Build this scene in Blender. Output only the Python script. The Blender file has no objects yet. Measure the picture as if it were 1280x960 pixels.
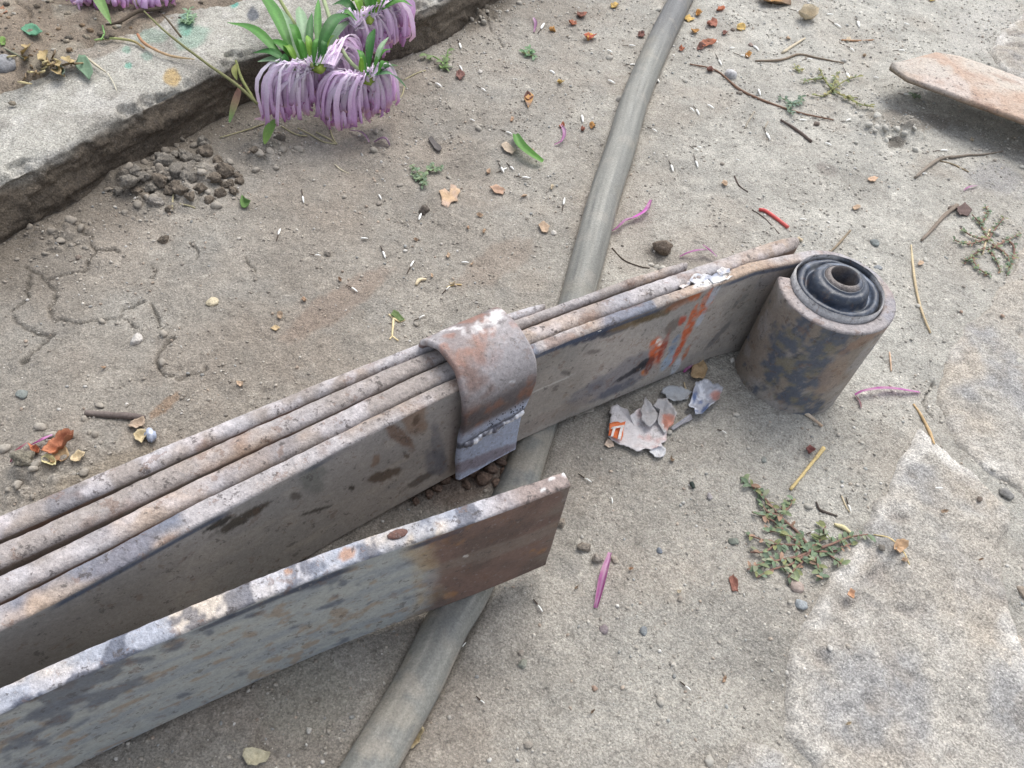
import bpy, bmesh, math, random
import numpy as np
from mathutils import Vector
S = bpy.context.scene
C = S.collection
rnd = random.Random(7)
npr = np.random.RandomState(11)

# ------------------------------------------------------------------ camera, light
H = 0.35                     # camera height in metres
F_PX, CX, CY = 961.0, 640.0, 480.0
def _axes(nx, ny):
    d = np.array([nx-CX, -(ny-CY), -F_PX]); d /= np.linalg.norm(d)
    up = -d
    v = np.array([0, 0, -1.]); Y = v-up*v.dot(up); Y /= np.linalg.norm(Y)
    return np.array([np.cross(Y, up), Y, up])
R = _axes(508, 1250)
cam_d = bpy.data.cameras.new('camera'); cam = bpy.data.objects.new('camera', cam_d); C.objects.link(cam)
from mathutils import Matrix
M4 = Matrix([[float(R[i][j]) for j in range(3)] for i in range(3)]).to_4x4()
M4.translation = Vector((0, 0, H))
cam.matrix_world = M4
cam_d.sensor_width = 36; cam_d.lens = 36*F_PX/1280
cam_d.clip_start = 0.01; cam_d.clip_end = 500
S.camera = cam
S.render.resolution_x = 1024; S.render.resolution_y = 768

SUN_EL, SUN_AZ = 58, 18      # azimuth measured clockwise from +Y
w = bpy.data.worlds.new('World'); S.world = w; w.use_nodes = True
nt = w.node_tree; bg = nt.nodes['Background']
sky = nt.nodes.new('ShaderNodeTexSky'); sky.sky_type = 'NISHITA'; sky.sun_disc = False
sky.sun_elevation = math.radians(SUN_EL); sky.sun_rotation = math.radians(SUN_AZ)
sky.dust_density = 3.0; sky.air_density = 1.0
hs = nt.nodes.new('ShaderNodeHueSaturation'); hs.inputs['Saturation'].default_value = 0.42
nt.links.new(sky.outputs[0], hs.inputs['Color']); nt.links.new(hs.outputs[0], bg.inputs[0])
bg.inputs[1].default_value = 0.15
sd = bpy.data.lights.new('sun', 'SUN'); so = bpy.data.objects.new('sun', sd); C.objects.link(so)
sd.energy = 1.15; sd.angle = math.radians(42); sd.color = (1.0, 0.985, 0.955)
az, el = math.radians(SUN_AZ), math.radians(SUN_EL)
tosun = Vector((math.sin(az)*math.cos(el), math.cos(az)*math.cos(el), math.sin(el)))
so.rotation_euler = tosun.to_track_quat('Z', 'Y').to_euler(); so.location = tosun*3
S.view_settings.view_transform = 'Standard'; S.view_settings.look = 'None'
S.view_settings.exposure = 0.78; S.view_settings.gamma = 1.0
S.render.engine = 'CYCLES'

# ------------------------------------------------------------------ reading positions
def U(x, y, z=0.0):
    """point at height z seen at photograph position x, y"""
    r = R @ np.array([x-CX, -(y-CY), -F_PX]); t = (z-H)/r[2]
    return np.array([r[0]*t, r[1]*t, z])
def UU(pts, z=0.0): return np.array([U(p[0], p[1], z if len(p) < 3 else p[2]) for p in pts])
def PR(P):
    """photograph position of world points (n,3)"""
    c = (P-np.array([0, 0, H])) @ R
    return np.stack([CX+F_PX*c[:, 0]/-c[:, 2], CY-F_PX*c[:, 1]/-c[:, 2]], 1)

# ------------------------------------------------------------------ noise
def _h(ix, iy, iz, seed):
    n = (ix.astype(np.uint32)*np.uint32(374761393) + iy.astype(np.uint32)*np.uint32(668265263)
         + iz.astype(np.uint32)*np.uint32(2147483647) + np.uint32((seed*1274126177) & 0xffffffff))
    n = (n ^ (n >> np.uint32(13)))*np.uint32(1274126177)
    n = n ^ (n >> np.uint32(16)); n = n*np.uint32(2246822519); n = n ^ (n >> np.uint32(15))
    return (n & np.uint32(0xffffff)).astype(np.float32)/np.float32(8388607.5)-1
def vn(P, scale, seed=0):
    """value noise -1..1 at (n,2) or (n,3) points"""
    with np.errstate(over='ignore'):
        P = np.asarray(P, dtype=np.float64)*scale
        x, y = P[:, 0], P[:, 1]
        xi, yi = np.floor(x), np.floor(y); fx, fy = x-xi, y-yi
        fx = fx*fx*(3-2*fx); fy = fy*fy*(3-2*fy)
        xi, yi = xi.astype(np.int64), yi.astype(np.int64)
        def lay(zi):
            a = _h(xi, yi, zi, seed); b = _h(xi+1, yi, zi, seed); c = _h(xi, yi+1, zi, seed); d = _h(xi+1, yi+1, zi, seed)
            return (a*(1-fx)+b*fx)*(1-fy)+(c*(1-fx)+d*fx)*fy
        if P.shape[1] == 2: return lay(np.zeros_like(xi))
        z = P[:, 2]; zi = np.floor(z); fz = z-zi; fz = fz*fz*(3-2*fz); zi = zi.astype(np.int64)
        return lay(zi)*(1-fz)+lay(zi+1)*fz
def fbm(P, scale, octv=4, seed=0, gain=0.5):
    v = 0; a = 1; t = 0
    for i in range(octv):
        v = v+a*vn(P, scale*2.03**i, seed+i*17); t += a; a *= gain
    return v/t
def ss(a, b, x):
    t = np.clip((x-a)/(b-a), 0, 1); return t*t*(3-2*t)
def segd(P, A, B):
    d = B-A; t = np.clip(((P-A) @ d)/max(d @ d, 1e-12), 0, 1)
    return np.linalg.norm(P-(A+t[:, None]*d), axis=1)
def polyd(P, pts):
    m = np.full(len(P), 1e9)
    for a, b in zip(pts[:-1], pts[1:]): m = np.minimum(m, segd(P, np.asarray(a, float), np.asarray(b, float)))
    return m
def sdist(P, poly):
    """signed distance to polygon, positive inside"""
    poly = np.asarray(poly, float); d = polyd(P, list(poly)+[poly[0]])
    ins = np.zeros(len(P), bool); n = len(poly)
    for i in range(n):
        a, b = poly[i], poly[(i+1) % n]
        if abs(a[1]-b[1]) < 1e-12: continue
        c = ((a[1] > P[:, 1]) != (b[1] > P[:, 1])) & (P[:, 0] < (b[0]-a[0])*(P[:, 1]-a[1])/(b[1]-a[1])+a[0])
        ins ^= c
    return np.where(ins, d, -d)
def lin(r, g, b):
    f = lambda c: (c/255/12.92) if c/255 <= 0.04045 else ((c/255+0.055)/1.055)**2.4
    return np.array([f(r), f(g), f(b)])
def mixc(c, col, m):
    m = np.asarray(m)[..., None] if np.ndim(m) else m
    return c*(1-m)+np.asarray(col)*m
def smooth(pts, n):
    """Catmull-Rom resample by arc length"""
    P = np.asarray(pts, float); Q = np.vstack([2*P[0]-P[1], P, 2*P[-1]-P[-2]]); out = []
    for i in range(len(P)-1):
        a, b, c, d = Q[i:i+4]
        for t in np.linspace(0, 1, 12, endpoint=False):
            out.append(0.5*((2*b)+(c-a)*t+(2*a-5*b+4*c-d)*t*t+(3*b-a-3*c+d)*t**3))
    out.append(P[-1]); out = np.array(out)
    s = np.r_[0, np.cumsum(np.linalg.norm(np.diff(out, axis=0), axis=1))]
    u = np.linspace(0, s[-1], n)
    return np.stack([np.interp(u, s, out[:, k]) for k in range(out.shape[1])], 1)

# ------------------------------------------------------------------ materials
def mat(name, fs=900, fa=0.25, bs=700, bd=0.0006, rough=None, metal=0.0, spec=0.3, trans=0.0, sp=0.0, sps=1500, stretch=None, grains=0.0, chips=0.0, chipc=(.055, .045, .042)):
    """colour comes from the mesh's own colour layer (rgb) and roughness (alpha); noise adds grain and fine relief"""
    m = bpy.data.materials.new(name); m.use_nodes = True; n = m.node_tree; L = n.links
    b = n.nodes['Principled BSDF']
    at = n.nodes.new('ShaderNodeAttribute'); at.attribute_name = 'Col'
    tc = n.nodes.new('ShaderNodeTexCoord'); vec = tc.outputs['Object']
    if stretch:
        mp = n.nodes.new('ShaderNodeMapping'); mp.inputs['Scale'].default_value = stretch
        mp.inputs['Rotation'].default_value = (0, 0, 0); L.new(vec, mp.inputs[0]); vec = mp.outputs[0]
    n1 = n.nodes.new('ShaderNodeTexNoise'); n1.inputs['Scale'].default_value = fs; n1.inputs['Detail'].default_value = 4
    n1.inputs['Roughness'].default_value = 0.7
    L.new(vec, n1.inputs['Vector'])
    mr = n.nodes.new('ShaderNodeMapRange'); mr.inputs[1].default_value = 0.3; mr.inputs[2].default_value = 0.7
    mr.inputs[3].default_value = 1-fa; mr.inputs[4].default_value = 1+fa
    L.new(n1.outputs['Fac'], mr.inputs[0])
    mu = n.nodes.new('ShaderNodeVectorMath'); mu.operation = 'SCALE'
    L.new(at.outputs['Color'], mu.inputs[0]); L.new(mr.outputs[0], mu.inputs['Scale'])
    col = mu.outputs[0]
    if chips:
        for (sc, lo, hi, kc, am) in ((210, .585, .61, chipc, chips), (330, .60, .625, (.30, .28, .27), chips*.7), (130, .59, .60, (.16, .085, .05) if chipc[0] < .06 else chipc, chips*.6)):
            c1 = n.nodes.new('ShaderNodeTexNoise'); c1.inputs['Scale'].default_value = sc; c1.inputs['Detail'].default_value = 8; c1.inputs['Roughness'].default_value = 0.72
            L.new(vec, c1.inputs['Vector'])
            c2 = n.nodes.new('ShaderNodeMapRange'); c2.inputs[1].default_value = lo; c2.inputs[2].default_value = hi; c2.inputs[3].default_value = 0; c2.inputs[4].default_value = am
            L.new(c1.outputs['Fac'], c2.inputs[0])
            c3 = n.nodes.new('ShaderNodeMix'); c3.data_type = 'RGBA'; c3.inputs[7].default_value = (*kc, 1); L.new(c2.outputs[0], c3.inputs[0]); L.new(col, c3.inputs[6]); col = c3.outputs[2]
    if grains:
        v2 = n.nodes.new('ShaderNodeTexVoronoi'); v2.inputs['Scale'].default_value = 520; L.new(vec, v2.inputs['Vector'])
        s2 = n.nodes.new('ShaderNodeSeparateXYZ'); L.new(v2.outputs['Color'], s2.inputs[0])
        for (ch, lo, hi, gain) in ((0, .86, .93, grains), (1, .84, .93, -grains*.55)):
            a1 = n.nodes.new('ShaderNodeMapRange'); a1.inputs[1].default_value = lo; a1.inputs[2].default_value = hi; a1.inputs[3].default_value = 0; a1.inputs[4].default_value = gain
            L.new(s2.outputs[ch], a1.inputs[0])
            a2 = n.nodes.new('ShaderNodeMapRange'); a2.inputs[1].default_value = .32; a2.inputs[2].default_value = .18; a2.inputs[3].default_value = 0; a2.inputs[4].default_value = 1
            L.new(v2.outputs['Distance'], a2.inputs[0])
            a3 = n.nodes.new('ShaderNodeMath'); a3.operation = 'MULTIPLY_ADD'; a3.inputs[2].default_value = 1
            L.new(a1.outputs[0], a3.inputs[0]); L.new(a2.outputs[0], a3.inputs[1])
            a4 = n.nodes.new('ShaderNodeVectorMath'); a4.operation = 'SCALE'; L.new(col, a4.inputs[0]); L.new(a3.outputs[0], a4.inputs['Scale']); col = a4.outputs[0]
    if sp:
        v = n.nodes.new('ShaderNodeTexVoronoi'); v.inputs['Scale'].default_value = sps; L.new(vec, v.inputs['Vector'])
        sx = n.nodes.new('ShaderNodeSeparateXYZ'); L.new(v.outputs['Color'], sx.inputs[0])
        m2 = n.nodes.new('ShaderNodeMapRange'); m2.inputs[1].default_value = 0; m2.inputs[2].default_value = 1
        m2.inputs[3].default_value = 1-sp; m2.inputs[4].default_value = 1+sp; L.new(sx.outputs[0], m2.inputs[0])
        mu2 = n.nodes.new('ShaderNodeVectorMath'); mu2.operation = 'SCALE'
        L.new(col, mu2.inputs[0]); L.new(m2.outputs[0], mu2.inputs['Scale']); col = mu2.outputs[0]
    L.new(col, b.inputs['Base Color'])
    if rough is None: L.new(at.outputs['Alpha'], b.inputs['Roughness'])
    else: b.inputs['Roughness'].default_value = rough
    b.inputs['Metallic'].default_value = metal
    b.inputs['Specular IOR Level'].default_value = spec
    if bd:
        n2 = n.nodes.new('ShaderNodeTexNoise'); n2.inputs['Scale'].default_value = bs; n2.inputs['Detail'].default_value = 5
        n2.inputs['Roughness'].default_value = 0.65
        L.new(vec, n2.inputs['Vector'])
        bp = n.nodes.new('ShaderNodeBump'); bp.inputs['Strength'].default_value = 1; bp.inputs['Distance'].default_value = bd
        L.new(n2.outputs['Fac'], bp.inputs['Height']); L.new(bp.outputs[0], b.inputs['Normal'])
    if trans:
        tr = n.nodes.new('ShaderNodeBsdfTranslucent'); L.new(col, tr.inputs[0])
        mx = n.nodes.new('ShaderNodeMixShader'); mx.inputs[0].default_value = trans
        L.new(b.outputs[0], mx.inputs[1]); L.new(tr.outputs[0], mx.inputs[2])
        L.new(mx.outputs[0], n.nodes['Material Output'].inputs['Surface'])
    return m
M_SOIL = mat('dry_soil', chips=.34, chipc=(.10, .085, .07), fs=900, fa=0.26, bs=620, bd=0.0017, spec=0.12, sp=0.24, sps=1500, grains=.42)
M_CONC = mat('rough_concrete', fs=700, fa=0.30, bs=600, bd=0.0014, spec=0.15, sp=0.30, sps=1400, grains=.50, chips=.28, chipc=(.10, .09, .08))
M_STEEL = mat('dusty_steel', chips=.55, fs=420, fa=0.16, bs=620, bd=0.00035, spec=0.4, sp=0.07, sps=1900)
M_EDGE = mat('worn_steel_edge', chips=.7, fs=380, fa=0.26, bs=420, bd=0.0009, spec=0.4, sp=0.12, sps=1500)
M_CLAMP = mat('forged_clamp_steel', chips=.45, fs=500, fa=0.22, bs=480, bd=0.0005, spec=0.5, sp=0.08, sps=1500)
M_RUB = mat('dusty_rubber', chips=.4, chipc=(.02,.022,.028), fs=400, fa=0.25, bs=500, bd=0.0003, spec=0.5)
M_HOSE = mat('old_rubber_hose', fs=900, fa=0.20, sp=.10, sps=1500, bs=600, bd=0.0004, spec=0.3)
M_LEAF = mat('plant_tissue', fs=500, fa=0.14, bs=420, bd=0.0003, spec=0.35, trans=0.25)
M_PETAL = mat('petal', fs=700, fa=0.10, bs=600, bd=0.0002, spec=0.4, trans=0.30)
M_BIT = mat('dry_plant_bits', fs=800, fa=0.22, bs=700, bd=0.0004, spec=0.2)
M_STONE = mat('stone', fs=700, fa=0.25, bs=500, bd=0.0006, spec=0.25, sp=0.12, sps=1400)
M_GRIT = mat('grit', fs=700, fa=0.25, bs=900, bd=0.00015, spec=0.1)
M_PAPER = mat('printed_foil', chips=.45, chipc=(.22, .19, .17), fs=500, fa=0.14, bs=300, bd=0.0006, spec=0.5)
M_WELD = mat('weld_metal', fs=500, fa=0.3, bs=700, bd=0.0006, metal=0.35, spec=0.6)
M_WIRE = mat('plastic_wire', fs=500, fa=0.08, bs=500, bd=0.0001, spec=0.5)

# ------------------------------------------------------------------ mesh helpers
def raw(name, V, Fc, cols, m, parent=None, sm=True, loc=None):
    V = np.asarray(V, float); me = bpy.data.meshes.new(name)
    if loc is None and parent is None: loc = V.mean(0) if len(V) else np.zeros(3)
    if loc is not None: V = V-np.asarray(loc)
    if isinstance(Fc, np.ndarray):
        me.vertices.add(len(V)); me.vertices.foreach_set('co', V.astype(np.float32).ravel())
        k = Fc.shape[1]; me.loops.add(Fc.size); me.loops.foreach_set('vertex_index', Fc.astype(np.int32).ravel())
        me.polygons.add(len(Fc)); me.polygons.foreach_set('loop_start', np.arange(0, Fc.size, k, dtype=np.int32))
        me.update(calc_edges=True)
    else:
        me.from_pydata([tuple(v) for v in V], [], [tuple(int(i) for i in f) for f in Fc]); me.update()
    cols = np.asarray(cols, float)
    if cols.ndim == 1: cols = np.tile(cols, (len(V), 1))
    if cols.shape[1] == 3: cols = np.hstack([cols, np.full((len(cols), 1), 0.85)])
    a = me.color_attributes.new('Col', 'FLOAT_COLOR', 'POINT'); a.data.foreach_set('color', cols.astype(np.float32).ravel())
    if sm: me.polygons.foreach_set('use_smooth', np.ones(len(me.polygons), bool))
    me.materials.append(m); o = bpy.data.objects.new(name, me); C.objects.link(o)
    if loc is not None: o.location = [float(v) for v in loc]
    if parent: o.parent = parent
    return o
def gridf(nu, nv, closed_v=False):
    i = np.arange(nu-1)[:, None]; j = np.arange(nv if closed_v else nv-1)[None, :]
    j2 = (j+1) % nv
    f = np.stack([i*nv+j, i*nv+j2, (i+1)*nv+j2, (i+1)*nv+j], -1)
    return f.reshape(-1, 4)
def tag(o, label, cat, group=None, kind=None):
    if label: o['label'] = label
    if cat: o['category'] = cat
    if group: o['group'] = group
    if kind: o['kind'] = kind
    return o
def thing(name, label, cat, loc, group=None):
    o = bpy.data.objects.new(name, None); C.objects.link(o); o.location = [float(v) for v in loc]; o.empty_display_size = 0.01
    return tag(o, label, cat, group)
def part(name, V, Fc, cols, m, root, sm=True):
    """child mesh given in world coordinates"""
    l = np.array(root.location) if root.parent is None else np.array(root.parent.location)+np.array(root.location)
    return raw(name, np.asarray(V)-l, Fc, cols, m, parent=root, sm=sm)
def tube_vf(pts, rad, k=8, seed=0, rough=0.0, n=None):
    P = smooth(pts, n) if n else np.asarray(pts, float); n = len(P)
    rad = np.broadcast_to(np.asarray(rad, float), (n,)) if np.ndim(rad) == 0 or len(np.atleast_1d(rad)) == n else np.interp(np.linspace(0, 1, n), np.linspace(0, 1, len(rad)), rad)
    T = np.gradient(P, axis=0); T /= np.linalg.norm(T, axis=1)[:, None]+1e-12
    up = np.array([0, 0, 1.]); A = np.cross(T, up); A /= np.linalg.norm(A, axis=1)[:, None]+1e-9; B = np.cross(A, T)
    th = np.arange(k)/k*2*np.pi
    V = P[:, None]+rad[:, None, None]*(np.cos(th)[None, :, None]*A[:, None]+np.sin(th)[None, :, None]*B[:, None])
    V = V.reshape(-1, 3)
    if rough: V = V+(fbm(V, 1/(rad.max()*2.0), 2, seed)*rough)[:, None]*(V-np.repeat(P, k, 0))/np.repeat(rad, k)[:, None]
    Fq = [tuple(f) for f in gridf(n, k, True)]+[tuple(range(k))[::-1], tuple(range((n-1)*k, n*k))]
    return V, Fq, np.repeat(np.linspace(0, 1, n), k)
_ico = {}
def ico(sub):
    if sub not in _ico:
        bm = bmesh.new(); bmesh.ops.create_icosphere(bm, subdivisions=sub, radius=1)
        _ico[sub] = (np.array([v.co[:] for v in bm.verts]), np.array([[v.index for v in f.verts] for f in bm.faces])); bm.free()
    return _ico[sub]

# ------------------------------------------------------------------ the ground's shape
def PXL(*l): return [UU(p)[:, :2] for p in l]
CRACKS = PXL([(95,283),(115,300),(117,318),(108,338),(92,343),(75,348),(60,352)], [(117,316),(135,316),(155,318)],
 [(30,332),(45,340),(60,360),(72,365),(70,375),(62,380)], [(78,396),(95,405),(110,404),(130,400),(150,398),(155,385),(180,378)],
 [(155,398),(163,403),(172,412)], [(190,380),(195,390),(200,398),(205,412)], [(218,425),(206,435),(200,450),(205,470),(225,478)],
 [(237,305),(246,312),(250,325)], [(188,330),(191,340),(190,348)], [(60,420),(50,440),(30,455)], [(225,478),(240,470),(262,462)],
 [(62,380),(66,400),(78,396)], [(12,395),(30,410),(62,420)], [(310,322),(316,334),(322,338)],
 [(1160,520),(1150,500),(1165,480)], [(600,10),(615,40),(630,60)],
 [(40,340),(32,370),(12,388)])
MOUNDS = [(160,225,26,.008),(205,228,24,.009),(250,225,24,.008),(285,215,18,.006),(235,250,28,.005),(330,190,30,.006),(190,255,20,.004),(70,300,40,.004),
 (600,565,22,.006),(560,600,30,.004),(60,600,60,.005),(45,590,20,.004),(1120,175,22,-.008),(1140,160,20,.006),(1100,160,25,.004),
 (1040,215,16,-.003),(820,325,10,-.004),(728,390,8,.003),(600,20,25,.006),(560,10,20,.005),(100,560,40,.003),(1200,330,40,-.002)]
MW = [(U(x, y)[:2], np.linalg.norm(U(x+r, y)[:2]-U(x, y)[:2]), h) for x, y, r, h in MOUNDS]
HOSE_PX = [(880,-60,.004),(849,0,.004),(820,60,.004),(795,120,.004),(777,180,.004),(757,240,.004),(741,300,.003),(725,360,.000),(706,430,-.004),(668,545,-.004),(649,600,-.003),(618,668,-.002),(586,735,.000),(560,776,.002),(540,816,.003),(525,847,.003),(489,910,.003),(459,960,.003),(425,1015,.003)]
HOSE = np.array([U(x, y, z+.004) for x, y, z in HOSE_PX]); HOSE[:, 2] -= .004
HOSE_S = smooth(HOSE, 340)
def hz0(P):
    z = fbm(P, 7, 3, 1)*.0045+fbm(P, 30, 3, 5)*.0018
    lm = 0
    for c, r, h in MW:
        e = np.exp(-((P-c)**2).sum(1)/(r*r)*1.1); z = z+h*e*.8; lm = np.maximum(lm, e*(h > .003))
    z = z+ss(.15, .7, lm)*(.0040*(np.abs(fbm(P, 85, 3, 41))*2-.35)+.0012*fbm(P, 260, 2, 42))
    return z
def hz1(P):
    z = hz0(P)
    n = fbm(P, 95, 3, 21); z += .0011*n
    z += .0009*np.abs(fbm(P, 180, 3, 33))-.0003
    # soil banked against hose and pushed down under it
    d = polyd(P, HOSE_S[::12, :2]); z = z*(1-.7*ss(.05, .012, d))
    z -= .004*ss(.013, .006, d)
    z += .0015*np.exp(-((d-.016)/.006)**2)*(0.5+vn(P, 60, 3))
    # scraped grooves parallel to the steel
    q = P @ np.array([[.77, -.64], [.64, .77]])*np.array([9, 110.])
    z += .0007*fbm(q, 1, 3, 44)*ss(-.05, -.25, P[:, 0]-0.6*P[:, 1]+.2)
    return z
def hz(x, y):
    return float(hz1(np.array([[x, y]]))[0])
PATCHES = []
def GP(px, py, lift=0.0):
    p = U(px, py, 0.0)
    for _ in range(3):
        z = hz(p[0], p[1])+lift
        for poly, rise in PATCHES:
            if sdist(np.array([p[:2]]), poly)[0] > -.001: z += rise+.0005; break
        p = U(px, py, z)
    return p

def axis(fine, lo, hi, n=14):
    s = (hi-lo)/n
    out = list(fine)
    st = fine[1]-fine[0]; x = fine[0]; L = []
    g = st
    while x > -60: g *= 1.45; x -= g; L.append(x)
    out = L[::-1]+out
    st = fine[-1]-fine[-2]; x = fine[-1]; g = st
    while x < 60: g *= 1.45; x += g; out.append(x)
    return np.array(out)
xs = axis(np.linspace(-.46, .55, 980), 0, 1)
t = np.linspace(0, 1, 800); ys = axis(.0+1.05*(t*.62+.38*t**2), 0, 1)
X, Y = np.meshgrid(xs, ys, indexing='ij'); P = np.stack([X.ravel(), Y.ravel()], 1)
Z = hz1(P)
crk = np.zeros(len(P))
Pw = P+np.stack([fbm(P, 130, 3, 71), fbm(P, 130, 3, 72)], 1)*.0036
for c in CRACKS:
    lo, hi = c.min(0)-.02, c.max(0)+.02
    k = np.where(((P > lo) & (P < hi)).all(1))[0]
    d = polyd(Pw[k], c); wd = .00068+.0004*vn(P[k], 90, 73)
    crk[k] = np.maximum(crk[k], ss(wd+.0005, wd*.2, d)*(.78+.22*vn(P[k], 60, 4)))
Z -= crk*.0025
far = np.maximum(np.abs(P[:, 0]), np.abs(P[:, 1]-.5)) > 3
Z[far] *= .2
# colours
pix = PR(np.c_[P, Z]); near = (~far)
def blob(pix, x, y, rx, ry, rot=0, seed=0, P2=None, ragged=.35):
    c, s = math.cos(math.radians(rot)), math.sin(math.radians(rot))
    dx, dy = pix[:, 0]-x, pix[:, 1]-y
    u, v = (dx*c-dy*s)/rx, (dx*s+dy*c)/ry       # rot counter-clockwise in the picture
    d = np.sqrt(u*u+v*v)
    if ragged: d = d+ragged*fbm(pix, 1/max(min(rx, ry)*.9, 5), 3, seed+int(x))
    return ss(1.15, .7, d)
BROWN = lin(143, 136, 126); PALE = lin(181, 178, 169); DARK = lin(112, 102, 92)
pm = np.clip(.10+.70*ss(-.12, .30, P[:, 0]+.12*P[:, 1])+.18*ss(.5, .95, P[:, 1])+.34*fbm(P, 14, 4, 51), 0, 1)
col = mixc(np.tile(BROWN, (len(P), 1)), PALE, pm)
fb = fbm(P, 50, 4, 61)
col *= (1+.20*fb)[:, None]
col *= (1+.16*fbm(P, 240, 3, 62))[:, None]
warm = ss(.0, .5, fbm(P, 22, 3, 63)); col = mixc(col, lin(154, 141, 127), .25*warm)
gry = ss(.1, .5, fbm(P, 34, 3, 64)); col = mixc(col, lin(140, 138, 132), .35*gry)
spk = vn(P, 420, 65); col *= (1+.35*ss(.72, .92, spk)-.30*ss(-.72, -.92, spk))[:, None]
# damp earth and painted corner shade darken the kerb foot, plus other stains and patches the photograph shows
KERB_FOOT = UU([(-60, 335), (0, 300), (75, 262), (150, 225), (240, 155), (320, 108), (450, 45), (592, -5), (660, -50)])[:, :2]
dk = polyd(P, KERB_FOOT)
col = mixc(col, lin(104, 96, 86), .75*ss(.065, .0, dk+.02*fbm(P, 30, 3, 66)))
for x, y, rx, ry, rot, c, s in [(205,508,26,7,40,(140,108,78),.5),(620,330,60,22,28,(140,124,110),.4),(1120,178,14,8,0,(90,84,76),.8),
  (1035,212,16,8,-20,(125,118,112),.6),(1250,225,40,20,-15,(150,148,148),.5),(590,590,70,30,30,(115,98,86),.6),(820,315,14,8,0,(100,92,84),.6),
  (1080,235,40,18,-30,(140,136,128),.5),(420,380,80,18,35,(140,122,108),.5),(1140,150,60,12,-5,(120,110,98),.5),(900,700,120,60,0,(185,178,166),.3),
  (700,15,60,16,0,(130,122,112),.5),(600,15,45,22,20,(105,98,88),.7),(130,600,90,26,25,(135,123,105),.5),(1230,40,50,40,0,(190,186,180),.3),(380,860,60,60,0,(150,146,134),.5)]:
    m = np.zeros(len(P)); m[near] = blob(pix[near], x, y, rx, ry, rot, 5); col = mixc(col, lin(*c), m*s)
col *= (1-.60*crk)[:, None]
col = np.clip(col, .02, .8)
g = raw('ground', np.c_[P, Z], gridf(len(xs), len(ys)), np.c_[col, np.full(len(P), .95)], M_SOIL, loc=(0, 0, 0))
tag(g, None, None, kind='structure')

# ------------------------------------------------------------------ broken concrete showing through the soil
def patch(name, px, rise, seed, res=.0016, wob=.007):
    poly = UU(px)[:, :2]; lo, hi = poly.min(0)-.02, poly.max(0)+.02
    nx, ny = [int((hi[k]-lo[k])/res) for k in (0, 1)]
    X, Y = np.meshgrid(np.linspace(lo[0], hi[0], nx), np.linspace(lo[1], hi[1], ny), indexing='ij'); P = np.stack([X.ravel(), Y.ravel()], 1)
    PATCHES.append((poly, rise))
    d = sdist(P+np.stack([fbm(P, 38, 5, seed, .42), fbm(P, 38, 5, seed+9, .42)], 1)*wob, poly)
    z = hz1(P)-.0045+ss(-.0035, .0035, d)*(.0045+rise)+.0022*fbm(P, 45, 4, seed+2)*ss(0, .01, d)+.0009*fbm(P, 260, 2, seed+3)
    pit = ss(.35, .6, fbm(P, 60, 3, seed+4)); z -= pit*.0022*ss(0, .01, d)
    c = mixc(np.tile(lin(172, 167, 158), (len(P), 1)), lin(156, 154, 151), ss(-.1, .4, fbm(P, 35, 4, seed+5)))
    c = mixc(c, lin(174, 164, 150), .7*ss(.05, .4, fbm(P, 22, 4, seed+6)))
    c = mixc(c, lin(146, 140, 134), .6*pit); c = mixc(c, lin(150, 144, 136), .5*ss(.15, .42, fbm(P, 95, 3, seed+20)))
    rim = ss(.013, .003, d+.014*fbm(P, 50, 3, seed+7))*ss(-.2, .25, fbm(P, 18, 3, seed+8)+.1)
    c = mixc(c, lin(206, 202, 195), .75*rim); c = mixc(c, lin(170, 163, 152), .75*ss(-.05, .3, fbm(P, 26, 4, seed+30)))*(1+.10*fbm(P, 500, 2, seed+31))[:, None]
    c = mixc(c, lin(186, 182, 176), .35*ss(.25, .5, fbm(P, 70, 3, seed+11)))
    c = mixc(c, lin(168, 158, 145), ss(.001, -.004, d)*.9)
    c *= (1+.15*fbm(P, 200, 3, seed+12))[:, None]
    f = gridf(nx, ny); keep = d[f].max(1) > -.008; f = f[keep]
    u, inv = np.unique(f.ravel(), return_inverse=True)
    o = raw(name, np.c_[P, z][u], inv.reshape(-1, 4), np.c_[c, np.full(len(P), .93)][u], M_CONC, loc=(0, 0, 0))
    return tag(o, None, None, kind='structure')
patch('concrete_patch', [(1150,535),(1120,580),(1095,632),(1062,690),(1030,735),(1012,775),(985,830),(978,890),(990,925),(1030,975),(1120,1010),(1270,1010),(1310,900),(1285,820),(1258,740),(1252,690),(1262,645),(1225,605),(1180,560)], .0035, 100)
patch('concrete_patch', [(1310,265),(1268,318),(1240,370),(1205,410),(1180,460),(1168,500),(1200,560),(1245,600),(1300,640),(1420,560),(1420,260)], .0020, 200)
patch('concrete_patch', [(925,925),(960,935),(1000,945),(1022,985),(1000,1030),(900,1030),(905,960)], .0025, 300)
patch('concrete_patch', [(1255,40),(1235,65),(1262,95),(1330,110),(1360,20),(1300,0)], .003, 400)
patch('concrete_patch', [(1262,790),(1240,812),(1232,835),(1262,850),(1300,868),(1330,800)], .0030, 500, wob=.004)

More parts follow.
